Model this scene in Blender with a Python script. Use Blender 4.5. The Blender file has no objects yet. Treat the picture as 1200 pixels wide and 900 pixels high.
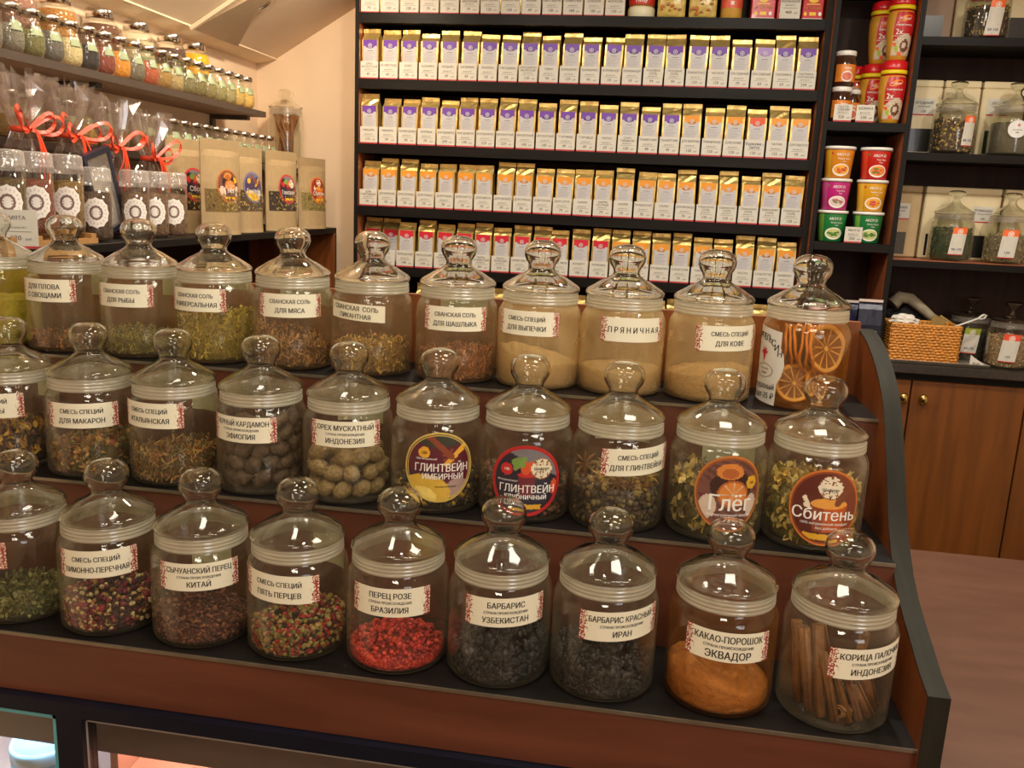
import bpy, math, random
from math import sin, cos, pi, radians, atan2, hypot, sqrt
from mathutils import Vector, Matrix, Euler, noise
SC = bpy.context.scene
COL = SC.collection
# ---------------------------------------------------------------- camera
cd = bpy.data.cameras.new('camera'); cam = bpy.data.objects.new('camera', cd); COL.objects.link(cam)
RT = Vector((0.98637562, 0.15811467, 0.04541892)); UP = Vector((-0.07661377, 0.19719244, 0.9773666)); FW = Vector((-0.14557973, 0.96753031, -0.20661958))
CAM = Vector((0.16957, -1.0149, 0.58596))
m = Matrix((RT, UP, -FW)).transposed().to_4x4(); m.translation = CAM; cam.matrix_world = m
cd.sensor_fit = 'HORIZONTAL'; cd.sensor_width = 36.0; cd.lens = 36.0 * 1021.2 / 1200.0; cd.clip_start = 0.02; cd.clip_end = 50
SC.camera = cam
# ---------------------------------------------------------------- exposure, ambient, lamps
vs = SC.view_settings
vs.view_transform = 'Standard'; vs.look = 'None'; vs.gamma = 1.0; vs.use_curve_mapping = False; vs.exposure = 0.12
cy = SC.cycles
cy.max_bounces = 20; cy.transmission_bounces = 18; cy.transparent_max_bounces = 64; cy.glossy_bounces = 6; cy.diffuse_bounces = 4
cy.use_denoising = True; cy.sample_clamp_indirect = 5.0; cy.blur_glossy = 0.5
w = bpy.data.worlds.new('room_ambient'); SC.world = w; w.use_nodes = True
w.node_tree.nodes['Background'].inputs[0].default_value = (1.0, 0.84, 0.64, 1); w.node_tree.nodes['Background'].inputs[1].default_value = 0.10
def lamp(name, loc, power, size, color=(1, .80, .56), target=None, spread=180, sy=None):
    l = bpy.data.lights.new(name, 'AREA'); l.shape = 'RECTANGLE' if sy else 'DISK'; l.size = size; l.energy = power; l.color = color; l.spread = radians(spread)
    if sy: l.size_y = sy
    o = bpy.data.objects.new(name, l); COL.objects.link(o); o.location = loc
    d = (Vector(target) - Vector(loc)) if target else Vector((0, 0, -1))
    o.rotation_euler = d.to_track_quat('-Z', 'Y').to_euler()
WARM = (1, .81, .57); NEUT = (1, .925, .77)
for p, e, c in (((-0.85, -0.15, 1.5), 3, WARM), ((0.05, -0.20, 1.5), 3, NEUT), ((1.0, -0.1, 1.5), 3, NEUT), ((-0.35, 1.10, 1.5), 8, NEUT), ((0.45, 1.05, 1.5), 9, NEUT), ((1.25, 1.0, 1.5), 9, NEUT)):
    lamp('ceiling_spot', p, e, .08, c)
lamp('wall_spot', (-0.74, 1.50, 1.30), 5, .07, WARM, target=(-1.25, 1.75, .8))
lamp('wall_spot', (-0.74, 0.75, 1.30), 4, .07, WARM, target=(-1.25, .9, .7))
lamp('shop_window_light', (1.7, -2.45, 0.95), 11, 1.0, (.90, .95, 1.), target=(.1, .2, .1), sy=.8)
for x, y, e in ((0.42, 0.22, 7), (-0.50, 0.12, 7)): lamp('ceiling_panel', (x, y, 1.52), e, .34, NEUT, sy=.34)
for x, y, e in ((-0.35, -0.75, 7), (0.65, -0.80, 7), (0.15, -1.75, 8), (1.35, -0.9, 6)):
    lamp('ceiling_panel', (x, y, 1.53), e, .50, NEUT, sy=.22)
# ---------------------------------------------------------------- materials
def sr(c):
    return tuple(((v / 255) / 12.92 if v / 255 <= .04045 else ((v / 255 + .055) / 1.055) ** 2.4) for v in c)
MATS = {}
def mat(name, rgb, rough=.5, metal=0., var=.12, scale=40., coat=0., bump=0., alpha=None, spec=.5, trans=0., sss=0.):
    """principled with a little noise in the colour (rgb is sRGB 0-255)"""
    if name in MATS: return MATS[name]
    ma = bpy.data.materials.new(name); ma.use_nodes = True; MATS[name] = ma
    nt = ma.node_tree; b = nt.nodes['Principled BSDF']; c = sr(rgb)
    b.inputs['Roughness'].default_value = rough; b.inputs['Metallic'].default_value = metal
    b.inputs['Coat Weight'].default_value = coat; b.inputs['Specular IOR Level'].default_value = spec
    b.inputs['Transmission Weight'].default_value = trans
    tc = nt.nodes.new('ShaderNodeTexCoord'); nz = nt.nodes.new('ShaderNodeTexNoise'); nz.inputs['Scale'].default_value = scale; nz.inputs['Detail'].default_value = 4
    nt.links.new(tc.outputs['Object'], nz.inputs['Vector'])
    rp = nt.nodes.new('ShaderNodeValToRGB'); nt.links.new(nz.outputs['Fac'], rp.inputs['Fac'])
    rp.color_ramp.elements[0].position = .3; rp.color_ramp.elements[1].position = .7
    rp.color_ramp.elements[0].color = tuple(max(0, v * (1 - var)) for v in c) + (1,)
    rp.color_ramp.elements[1].color = tuple(min(1, v * (1 + var)) for v in c) + (1,)
    nt.links.new(rp.outputs['Color'], b.inputs['Base Color'])
    if bump:
        bp = nt.nodes.new('ShaderNodeBump'); bp.inputs['Strength'].default_value = bump; bp.inputs['Distance'].default_value = .01
        nt.links.new(nz.outputs['Fac'], bp.inputs['Height']); nt.links.new(bp.outputs['Normal'], b.inputs['Normal'])
    return ma
def wood(name, dark, light, rough=.4, stretch=(1.2, 14, 14), scale=3., coat=.15):
    ma = bpy.data.materials.new(name); ma.use_nodes = True; nt = ma.node_tree; b = nt.nodes['Principled BSDF']
    tc = nt.nodes.new('ShaderNodeTexCoord'); mp = nt.nodes.new('ShaderNodeMapping'); mp.inputs['Scale'].default_value = stretch
    nz = nt.nodes.new('ShaderNodeTexNoise'); nz.inputs['Scale'].default_value = scale; nz.inputs['Detail'].default_value = 6; nz.inputs['Distortion'].default_value = .6
    rp = nt.nodes.new('ShaderNodeValToRGB'); rp.color_ramp.elements[0].position = .32; rp.color_ramp.elements[1].position = .72
    rp.color_ramp.elements[0].color = sr(dark) + (1,); rp.color_ramp.elements[1].color = sr(light) + (1,)
    nt.links.new(tc.outputs['Object'], mp.inputs['Vector']); nt.links.new(mp.outputs['Vector'], nz.inputs['Vector'])
    nt.links.new(nz.outputs['Fac'], rp.inputs['Fac']); nt.links.new(rp.outputs['Color'], b.inputs['Base Color'])
    b.inputs['Roughness'].default_value = rough; b.inputs['Coat Weight'].default_value = coat; b.inputs['Coat Roughness'].default_value = .25
    return ma
def thin_glass(name, tint=(.97, .98, .95), dust=None, damt=0., dscale=18., base=.035, grazing=.75, dlow=.45, rough=.03, edge=.16):
    """thin walled clear glass or film: straight-through transparency + a facing dependent gloss, optionally with powder dust, whose mix also paints bright glass rims"""
    ma = bpy.data.materials.new(name); ma.use_nodes = True; nt = ma.node_tree; nt.nodes.clear()
    out = nt.nodes.new('ShaderNodeOutputMaterial'); tr = nt.nodes.new('ShaderNodeBsdfTransparent'); tr.inputs[0].default_value = tint + (1,)
    gl = nt.nodes.new('ShaderNodeBsdfGlossy'); gl.inputs['Roughness'].default_value = rough; gl.inputs['Color'].default_value = (1, 1, 1, 1)
    lw = nt.nodes.new('ShaderNodeLayerWeight'); lw.inputs['Blend'].default_value = .5
    pw = nt.nodes.new('ShaderNodeMath'); pw.operation = 'POWER'; pw.inputs[1].default_value = 3.6; nt.links.new(lw.outputs['Facing'], pw.inputs[0])
    ma2 = nt.nodes.new('ShaderNodeMath'); ma2.operation = 'MULTIPLY_ADD'; ma2.inputs[1].default_value = grazing; ma2.inputs[2].default_value = base
    nt.links.new(pw.outputs[0], ma2.inputs[0])
    mx = nt.nodes.new('ShaderNodeMixShader'); nt.links.new(ma2.outputs[0], mx.inputs[0]); nt.links.new(tr.outputs[0], mx.inputs[1]); nt.links.new(gl.outputs[0], mx.inputs[2])
    last = mx
    if dust:
        df = nt.nodes.new('ShaderNodeBsdfDiffuse'); df.inputs[0].default_value = sr(dust) + (1,)
        tl = nt.nodes.new('ShaderNodeBsdfTranslucent'); tl.inputs[0].default_value = sr(dust) + (1,)
        dm = nt.nodes.new('ShaderNodeMixShader'); dm.inputs[0].default_value = .5; nt.links.new(df.outputs[0], dm.inputs[1]); nt.links.new(tl.outputs[0], dm.inputs[2])
        tc = nt.nodes.new('ShaderNodeTexCoord'); nz = nt.nodes.new('ShaderNodeTexNoise'); nz.inputs['Scale'].default_value = dscale; nz.inputs['Detail'].default_value = 7; nz.inputs['Roughness'].default_value = .65
        nt.links.new(tc.outputs['Object'], nz.inputs['Vector'])
        mr = nt.nodes.new('ShaderNodeMapRange'); mr.inputs['From Min'].default_value = .3; mr.inputs['From Max'].default_value = .7
        mr.inputs['To Min'].default_value = damt * dlow; mr.inputs['To Max'].default_value = damt; nt.links.new(nz.outputs['Fac'], mr.inputs['Value'])
        m3 = nt.nodes.new('ShaderNodeMixShader'); fe = nt.nodes.new('ShaderNodeMath'); fe.operation = 'MULTIPLY_ADD'; fe.inputs[1].default_value = edge; nt.links.new(pw.outputs[0], fe.inputs[0]); nt.links.new(mr.outputs[0], fe.inputs[2]); nt.links.new(fe.outputs[0], m3.inputs[0]); nt.links.new(mx.outputs[0], m3.inputs[1]); nt.links.new(dm.outputs[0], m3.inputs[2]); last = m3  # dust mix rises at grazing angles, painting the bright rim of the glass
    nt.links.new(last.outputs[0], out.inputs[0])
    return ma
def solid_glass(name, color=(1, 1, .98), ior=1.47, rough=0.):
    ma = bpy.data.materials.new(name); ma.use_nodes = True; nt = ma.node_tree; nt.nodes.clear()
    out = nt.nodes.new('ShaderNodeOutputMaterial'); g = nt.nodes.new('ShaderNodeBsdfGlass'); g.inputs['Color'].default_value = color + (1,); g.inputs['IOR'].default_value = ior; g.inputs['Roughness'].default_value = rough
    nt.links.new(g.outputs[0], out.inputs[0]); return ma
def label_paper(name):
    """cream paper with a red floral print at both ends (u across the label in the UV map)"""
    ma = bpy.data.materials.new(name); ma.use_nodes = True; nt = ma.node_tree; b = nt.nodes['Principled BSDF']; b.inputs['Roughness'].default_value = .55
    uv = nt.nodes.new('ShaderNodeUVMap'); uv.uv_map = 'UVMap'; sp = nt.nodes.new('ShaderNodeSeparateXYZ'); nt.links.new(uv.outputs[0], sp.inputs[0])
    def math_(op, a, bb):
        n = nt.nodes.new('ShaderNodeMath'); n.operation = op
        for i, v in enumerate((a, bb)):
            if isinstance(v, (int, float)): n.inputs[i].default_value = v
            else: nt.links.new(v, n.inputs[i])
        return n.outputs[0]
    e = math_('ABSOLUTE', math_('SUBTRACT', sp.outputs[0], .5), 0)          # 0 centre .. .5 end
    mp = nt.nodes.new('ShaderNodeMapping'); mp.inputs['Scale'].default_value = (30, 10, 1); nt.links.new(uv.outputs[0], mp.inputs[0])
    vo = nt.nodes.new('ShaderNodeTexVoronoi'); vo.feature = 'DISTANCE_TO_EDGE'; vo.inputs['Scale'].default_value = 1.3; nt.links.new(mp.outputs[0], vo.inputs[0])
    nz = nt.nodes.new('ShaderNodeTexNoise'); nz.inputs['Scale'].default_value = 1.1; nz.inputs['Detail'].default_value = 3; nt.links.new(mp.outputs[0], nz.inputs[0])
    lace = math_('LESS_THAN', vo.outputs[0], .16)
    edge = math_('GREATER_THAN', math_('ADD', e, math_('MULTIPLY', math_('SUBTRACT', nz.outputs['Fac'], .5), .22)), .425)
    sprig = math_('MULTIPLY', math_('GREATER_THAN', math_('ADD', e, math_('MULTIPLY', math_('SUBTRACT', nz.outputs['Fac'], .5), .5)), .44), math_('LESS_THAN', vo.outputs[0], .05))
    fac = math_('MAXIMUM', math_('MULTIPLY', edge, lace), math_('MULTIPLY', sprig, .6))
    mx = nt.nodes.new('ShaderNodeMix'); mx.data_type = 'RGBA'; nt.links.new(fac, mx.inputs[0])
    mx.inputs[6].default_value = sr((240, 234, 210)) + (1,); mx.inputs[7].default_value = sr((158, 52, 40)) + (1,)
    nt.links.new(mx.outputs[2], b.inputs['Base Color']); return ma

M = {}
M['wood_red'] = wood('red_brown_wood', (88, 45, 29), (108, 59, 40), stretch=(1, 10, 10))
M['wood_panel'] = wood('orange_brown_wood', (106, 54, 20), (136, 74, 30), stretch=(10, 10, 1))
M['wood_door'] = wood('cherry_door', (102, 57, 18), (126, 72, 25), stretch=(9, 9, .8))
M['wood_side'] = wood('shelf_side_wood', (140, 76, 44), (168, 96, 60), stretch=(8, 8, 1))
M['wenge'] = wood('black_laminate', (20, 17, 16), (29, 25, 23), rough=.45, stretch=(1, 12, 12), coat=0)
M['wenge_v'] = wood('black_laminate_upright', (20, 18, 17), (31, 28, 25), rough=.45, stretch=(14, 14, 1), coat=0)
M['wenge_back'] = wood('dark_brown_backing', (36, 20, 15), (52, 32, 24), rough=.5, stretch=(8, 8, 1), coat=0)
for k_ in ('wenge', 'wenge_v', 'wenge_back'): M[k_].node_tree.nodes['Principled BSDF'].inputs['Specular IOR Level'].default_value = .16
M['black_edge'] = wood('black_edge_band', (30, 28, 22), (44, 41, 33), rough=.6, stretch=(20, 2, 2), coat=0)
M['black_edge'].node_tree.nodes['Principled BSDF'].inputs['Specular IOR Level'].default_value = .15
M['counter'] = wood('brown_countertop', (88, 57, 42), (100, 67, 51), rough=.45, stretch=(2, 9, 9))
M['stone'] = mat('dark_stone', (52, 47, 44), .22, var=.25, scale=90, coat=.3)
M['wall'] = mat('peach_wall_paint', (230, 204, 174), .8, var=.03, scale=8)
M['ceil'] = mat('peach_ceiling_paint', (230, 208, 180), .85, var=.03, scale=8)
M['trim'] = mat('cream_trim_paint', (232, 212, 182), .6, var=.03, scale=8)
M['floor'] = mat('brown_floor_tile', (92, 72, 58), .5, var=.2, scale=6)
M['glass_body'] = thin_glass('jar_glass', (.965, .975, .945), dust=(220, 206, 176), damt=.022, dscale=30)
M['glass_beige'] = thin_glass('jar_glass_powder_dusted', (.96, .96, .92), dust=(228, 200, 148), damt=.42, dscale=13, dlow=.12)
M['glass_haze'] = thin_glass('jar_glass_hazy', (.96, .97, .93), dust=(206, 184, 148), damt=.065, dscale=26)
M['glass_green'] = thin_glass('jar_glass_green_dust', (.96, .97, .9), dust=(196, 174, 60), damt=.28, dscale=22, dlow=.6, edge=.3)
M['glass_cocoa'] = thin_glass('jar_glass_cocoa_dust', (.96, .95, .9), dust=(168, 110, 48), damt=.08, dscale=26)
M['glass_amber_light'] = thin_glass('jar_glass_amber_light_tint', (.97, .93, .84), dust=(216, 150, 60), damt=.06, dscale=26)  # amber tint and dust colour paint the orange light inside the slice jar
M['glass_lid'] = solid_glass('lid_glass', (.985, .99, .97))
M['glass_small'] = thin_glass('small_jar_glass', (.97, .98, .96), base=.05)
M['cello'] = thin_glass('cellophane', (.95, .93, .92), base=.11, grazing=.85, dust=(236, 228, 220), damt=.02, dscale=60, rough=.05)
M['plastic_clear'] = thin_glass('clear_plastic', (.93, .92, .90), base=.06, dust=(234, 228, 220), damt=.16, dscale=50, rough=.08)
M['pane'] = thin_glass('showcase_pane', (.93, .96, .96), base=.05)
def seal_mat():
    ma = bpy.data.materials.new('frosted_seal'); ma.use_nodes = True; nt = ma.node_tree; nt.nodes.clear()
    out = nt.nodes.new('ShaderNodeOutputMaterial'); d = nt.nodes.new('ShaderNodeBsdfDiffuse'); t = nt.nodes.new('ShaderNodeBsdfTranslucent'); tp = nt.nodes.new('ShaderNodeBsdfTransparent'); g = nt.nodes.new('ShaderNodeBsdfGlossy')
    for n in (d, t): n.inputs[0].default_value = sr((242, 236, 214)) + (1,)
    g.inputs['Roughness'].default_value = .14
    a = nt.nodes.new('ShaderNodeMixShader'); a.inputs[0].default_value = .6; nt.links.new(d.outputs[0], a.inputs[1]); nt.links.new(t.outputs[0], a.inputs[2])
    b = nt.nodes.new('ShaderNodeMixShader'); b.inputs[0].default_value = .42; nt.links.new(a.outputs[0], b.inputs[1]); nt.links.new(tp.outputs[0], b.inputs[2])
    c = nt.nodes.new('ShaderNodeMixShader'); c.inputs[0].default_value = .20; nt.links.new(b.outputs[0], c.inputs[1]); nt.links.new(g.outputs[0], c.inputs[2])
    nt.links.new(c.outputs[0], out.inputs[0]); return ma
M['seal'] = seal_mat()
M['lid_floor'] = thin_glass('lid_floor_glass', (.97, .98, .95), dust=(226, 218, 196), damt=.09, dscale=20, base=.07, rough=.04)
M['paper'] = label_paper('floral_label_paper')
M['paper_plain'] = mat('plain_label_paper', (232, 224, 196), .6, var=.03)
M['paper_white'] = mat('white_card', (210, 205, 194), .55, var=.03)
M['paper_back'] = mat('blank_back_label', (218, 212, 184), .6, var=.03)
M['ink'] = mat('black_ink', (26, 22, 24), .6, var=.0)
M['ink_grey'] = mat('grey_ink', (110, 106, 106), .6, var=.0)
M['white_ink'] = mat('white_ink', (244, 240, 232), .5, var=.0)
M['red_ink'] = mat('red_ink', (190, 34, 40), .5, var=.0)
M['blue_ink'] = mat('blue_ink', (40, 50, 110), .5, var=.0)
M['gold_foil'] = mat('gold_foil', (232, 200, 124), .33, metal=.72, var=.12, scale=30, bump=.35)
M['kraft'] = mat('kraft_paper', (166, 140, 101), .7, var=.05, scale=60)
M['chrome'] = mat('chrome_cap', (214, 208, 200), .12, metal=1., var=.05)
M['gold_knob'] = mat('brass_knob', (200, 176, 110), .2, metal=1., var=.05)
M['steel'] = mat('brushed_steel', (176, 168, 154), .35, metal=.55, var=.08)
M['ribbon'] = mat('orange_red_ribbon', (226, 74, 40), .35, var=.1, coat=.3)
M['black_metal'] = mat('black_frame', (15, 18, 32), .4, var=.1, spec=.3)
M['bracket'] = mat('dark_grey_bracket', (86, 78, 70), .4, metal=.4)
M['navy'] = mat('navy_card', (30, 30, 48), .4, var=.1)
# ---------------------------------------------------------------- mesh builder
class MB:
    def __init__(s): s.v = []; s.f = []; s.mi = []; s.uv = None; s.sm = []
    def add(s, vs, fs, mi=0, smooth=False):
        o = len(s.v); s.v += [tuple(v) for v in vs]
        for f in fs: s.f.append(tuple(i + o for i in f)); s.mi.append(mi); s.sm.append(smooth)
        return s
    def box(s, a, b, mi=0, M4=None):
        x0, y0, z0 = a; x1, y1, z1 = b
        vs = [Vector(p) for p in ((x0, y0, z0), (x1, y0, z0), (x1, y1, z0), (x0, y1, z0), (x0, y0, z1), (x1, y0, z1), (x1, y1, z1), (x0, y1, z1))]
        if M4: vs = [M4 @ v for v in vs]
        return s.add(vs, [(3, 2, 1, 0), (4, 5, 6, 7), (0, 1, 5, 4), (1, 2, 6, 5), (2, 3, 7, 6), (3, 0, 4, 7)], mi)
    def bbox(s, a, b, r=.003, mi=0, M4=None):
        """box with chamfered edges"""
        x0, y0, z0 = a; x1, y1, z1 = b
        pts = []
        for k, (z, q) in enumerate(((z0, r), (z0 + r, 0), (z1 - r, 0), (z1, r))):
            for px, py in ((x0 + r, y0 + q), (x1 - r, y0 + q), (x1 - q, y0 + r), (x1 - q, y1 - r), (x1 - r, y1 - q), (x0 + r, y1 - q), (x0 + q, y1 - r), (x0 + q, y0 + r)):
                pts.append(Vector((px, py, z)))
        if M4: pts = [M4 @ p for p in pts]
        fs = [tuple(range(7, -1, -1)), tuple(range(24, 32))]
        for k in range(3):
            for i in range(8):
                j = (i + 1) % 8; fs.append((k * 8 + i, k * 8 + j, k * 8 + 8 + j, k * 8 + 8 + i))
        return s.add(pts, fs, mi)
    def lathe(s, prof, n=40, mi=0, c=(0, 0, 0), closed=False, smooth=True, mfun=None, sx=1., sy=1.):
        """prof: (r, z) from bottom; r=0 makes a pole. closed: joins the last ring to the first"""
        rings = []; o = len(s.v)
        for r, z in prof:
            if r <= 1e-6:
                s.v.append((c[0], c[1], c[2] + z)); rings.append([len(s.v) - 1])
            else:
                st = len(s.v)
                for i in range(n):
                    a = 2 * pi * i / n; s.v.append((c[0] + r * sx * sin(a), c[1] - r * sy * cos(a), c[2] + z))
                rings.append(list(range(st, st + n)))
        prs = list(zip(range(len(prof) - 1), range(1, len(prof))))
        if closed: prs.append((len(prof) - 1, 0))
        for k, (a, b) in enumerate(prs):
            A, B = rings[a], rings[b]
            if len(A) == 1 and len(B) == 1: continue
            for i in range(n):
                j = (i + 1) % n
                q = mfun(k, (i + .5) / n) if mfun else mi
                if len(A) == 1: f = (A[0], B[j], B[i])
                elif len(B) == 1: f = (A[i], A[j], B[0])
                else: f = (A[i], A[j], B[j], B[i])
                s.f.append(f); s.mi.append(q); s.sm.append(smooth)
        return s
    def tube(s, pts, r, n=8, mi=0, caps=True, smooth=True, rfun=None):
        pts = [Vector(p) for p in pts]; rings = []
        up = Vector((0, 0, 1))
        for k, p in enumerate(pts):
            t = (pts[min(k + 1, len(pts) - 1)] - pts[max(k - 1, 0)]).normalized()
            u = t.cross(up)
            if u.length < .05: u = t.cross(Vector((1, 0, 0)))
            u.normalize(); v = u.cross(t)
            rr = rfun(k / max(1, len(pts) - 1)) if rfun else r
            st = len(s.v)
            for i in range(n):
                a = 2 * pi * i / n; s.v.append(tuple(p + (u * cos(a) + v * sin(a)) * rr))
            rings.append(range(st, st + n))
        for A, B in zip(rings, rings[1:]):
            for i in range(n):
                j = (i + 1) % n; s.f.append((A[i], A[j], B[j], B[i])); s.mi.append(mi); s.sm.append(smooth)
        if caps:
            s.f.append(tuple(reversed(rings[0]))); s.f.append(tuple(rings[-1])); s.mi += [mi, mi]; s.sm += [False, False]
        return s
    def ribbon(s, pts, wd, th=.0006, mi=0, side=(0, 0, 1)):
        """flat tape following pts, its width along side"""
        pts = [Vector(p) for p in pts]; sd = Vector(side); o = len(s.v)
        for k, p in enumerate(pts):
            t = (pts[min(k + 1, len(pts) - 1)] - pts[max(k - 1, 0)]).normalized()
            a = (sd - t * sd.dot(t)); a = a.normalized() if a.length > 1e-3 else t.orthogonal().normalized(); n = t.cross(a)
            for q in ((-1, -1), (1, -1), (1, 1), (-1, 1)): s.v.append(tuple(p + a * wd * .5 * q[0] + n * th * .5 * q[1]))
        for k in range(len(pts) - 1):
            for i in range(4):
                j = (i + 1) % 4; b = o + k * 4; s.f.append((b + i, b + j, b + 4 + j, b + 4 + i)); s.mi.append(mi); s.sm.append(False)
        e = o + 4 * (len(pts) - 1)
        s.f += [(o + 3, o + 2, o + 1, o), (e, e + 1, e + 2, e + 3)]; s.mi += [mi, mi]; s.sm += [False, False]
        return s
    def ico(s, c, r, mi=0, sq=(1, 1, 1), rot=None, jit=0., rnd=None, smooth=True, fine=False):
        V, F = ICO2 if fine else ICO1
        vs = []
        for v in V:
            p = Vector(v) * (1 + (rnd.uniform(-jit, jit) if jit else 0)); p = Vector((p.x * sq[0], p.y * sq[1], p.z * sq[2])) * r
            if rot: p = rot @ p
            vs.append(p + Vector(c))
        return s.add(vs, F, mi, smooth)
    def text(s, txt, size, cx, cz, mi=0, bold=.016, nar=1., mapf=None, align='C', wmax=None):
        """letters as flat triangles in (s, z) space, mapped by mapf(s, z) -> xyz"""
        wid = sum(GL(ch)[2] for ch in txt) * size * nar; k = nar
        if wmax and wid > wmax: k = nar * wmax / wid; wid = wmax
        x = cx - (wid / 2 if align == 'C' else 0)
        for ch in txt:
            V, F, adv = GL(ch)
            for d in ((-bold, bold) if bold else (0,)):
                if F: s.add([mapf(x + (p[0] + d) * size * k, cz + (p[1] - .36) * size) for p in V], F, mi)
            x += adv * size * k
        return s
    def mesh(s, name, mats, uvf=None):
        me = bpy.data.meshes.new(name); me.from_pydata(s.v, [], s.f)
        for q in mats: me.materials.append(q)
        if any(s.mi): me.polygons.foreach_set('material_index', s.mi)
        me.polygons.foreach_set('use_smooth', s.sm)
        if s.uv:
            l = me.uv_layers.new(name='UVMap')
            for lp in me.loops: l.data[lp.index].uv = s.uv[lp.vertex_index]
        me.update(); return me
    def obj(s, name, mats, parent=None, loc=None, rz=0.):
        return link(name, s.mesh(name, mats if isinstance(mats, (list, tuple)) else [mats]), parent, loc, rz)
def link(name, me, parent=None, loc=None, rz=0.):
    o = bpy.data.objects.new(name, me); COL.objects.link(o)
    if parent: o.parent = parent
    if loc is not None: o.location = loc
    if rz: o.rotation_euler = (0, 0, rz)
    return o
def tag(o, label, cat, group=None, kind=None):
    o['label'] = label; o['category'] = cat
    if group: o['group'] = group
    if kind: o['kind'] = kind
    return o
def thing(name, label, cat, loc=(0, 0, 0), rz=0., group=None):
    return tag(link(name, None, None, loc, rz), label, cat, group)
def struct(o): o['kind'] = 'structure'; return o
def ico_data(sub):
    t = (1 + 5 ** .5) / 2
    V = [Vector(v).normalized() for v in ((-1, t, 0), (1, t, 0), (-1, -t, 0), (1, -t, 0), (0, -1, t), (0, 1, t), (0, -1, -t), (0, 1, -t), (t, 0, -1), (t, 0, 1), (-t, 0, -1), (-t, 0, 1))]
    F = [(0, 11, 5), (0, 5, 1), (0, 1, 7), (0, 7, 10), (0, 10, 11), (1, 5, 9), (5, 11, 4), (11, 10, 2), (10, 7, 6), (7, 1, 8), (3, 9, 4), (3, 4, 2), (3, 2, 6), (3, 6, 8), (3, 8, 9), (4, 9, 5), (2, 4, 11), (6, 2, 10), (8, 6, 7), (9, 8, 1)]
    for _ in range(sub):
        mid = {}; F2 = []
        def mp(a, b):
            k = (min(a, b), max(a, b))
            if k not in mid: V.append(((V[a] + V[b]) / 2).normalized()); mid[k] = len(V) - 1
            return mid[k]
        for a, b, c in F:
            x, y, z = mp(a, b), mp(b, c), mp(c, a); F2 += [(a, x, z), (b, y, x), (c, z, y), (x, y, z)]
        F = F2
    return [tuple(v) for v in V], F
ICO1 = ico_data(1); ICO2 = ico_data(2)
# ---------------------------------------------------------------- lettering: each glyph once, as triangles
CHARS = sorted(set('АБВГДЕЁЖЗИЙКЛМНОПРСТУФХЦЧШЩЪЫЬЭЮЯабвгдеёжзийклмнопрстуфхцчшщъыьэюя0123456789-–%.,:/₽ABCDEFGHIJKLMNOPQRSTUVWXYZabcdefghijklmnopqrstuvwxyz™&'))
_G = {}
def slabs(V, E):
    """fill an outline (directed edges, non-zero winding) with horizontal trapezoids"""
    ys = sorted({round(v[1], 4) for v in V}); ys = [y for i, y in enumerate(ys) if i == 0 or y - ys[i - 1] > .004]
    out, fs = [], []
    for y0, y1 in zip(ys, ys[1:]):
        ym = (y0 + y1) / 2; cr = []
        for i, j in E:
            (xa, ya), (xb, yb) = V[i], V[j]
            if (ya < ym) != (yb < ym):
                g = lambda y: xa + (xb - xa) * (y - ya) / (yb - ya)
                lo, hi = min(xa, xb), max(xa, xb); cr.append((g(ym), min(hi, max(lo, g(y0))), min(hi, max(lo, g(y1))), 1 if yb > ya else -1))
        cr.sort(); wn = 0
        for c in cr:
            if wn == 0: st = c
            wn += c[3]
            if wn == 0 and c[0] > st[0]:
                n = len(out); out += [(st[1], y0), (c[1], y0), (c[2], y1), (st[2], y1)]; fs.append((n, n + 1, n + 2, n + 3))
    return out, fs
def glyphs():
    obs = []
    def mk(s):
        c = bpy.data.curves.new('glyph', 'FONT'); c.body = s; c.size = 1; c.resolution_u = 2; c.fill_mode = 'NONE'
        o = bpy.data.objects.new('glyph', c); COL.objects.link(o); return o
    for ch in CHARS: obs += [(ch, 0, mk(ch)), (ch, 1, mk('H' + ch + 'H'))]
    obs.append(('H', 2, mk('HH')))
    bpy.context.view_layer.update(); dg = bpy.context.evaluated_depsgraph_get(); W = {}
    for ch, k, o in obs:
        ev = o.evaluated_get(dg); me = ev.to_mesh(); V = [(v.co.x, v.co.y) for v in me.vertices]
        if k == 0: _G[ch] = list(slabs(V, [tuple(e.vertices) for e in me.edges])) + [0]
        elif k == 1: W[ch] = max(v[0] for v in V) - min(v[0] for v in V)
        else: h0 = max(v[0] for v in V) - min(v[0] for v in V)
        ev.to_mesh_clear()
    for ch in CHARS: _G[ch][2] = W[ch] - h0
    _G[' '] = [[], [], .27]
    for _, _, o in obs:
        c = o.data; bpy.data.objects.remove(o); bpy.data.curves.remove(c)
glyphs()
def GL(ch): return _G.get(ch) or _G[' ']
def cyl(r, phi0, c=(0, 0, 0)):
    """map (s along the arc, z) onto a cylinder; phi 0 faces -Y, positive towards +X"""
    return lambda s, z: (c[0] + r * sin(phi0 + s / r), c[1] - r * cos(phi0 + s / r), c[2] + z)
def flat(y=0., M4=None):
    if M4 is None: return lambda s, z: (s, y, z)
    return lambda s, z: tuple(M4 @ Vector((s, y, z)))
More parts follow.
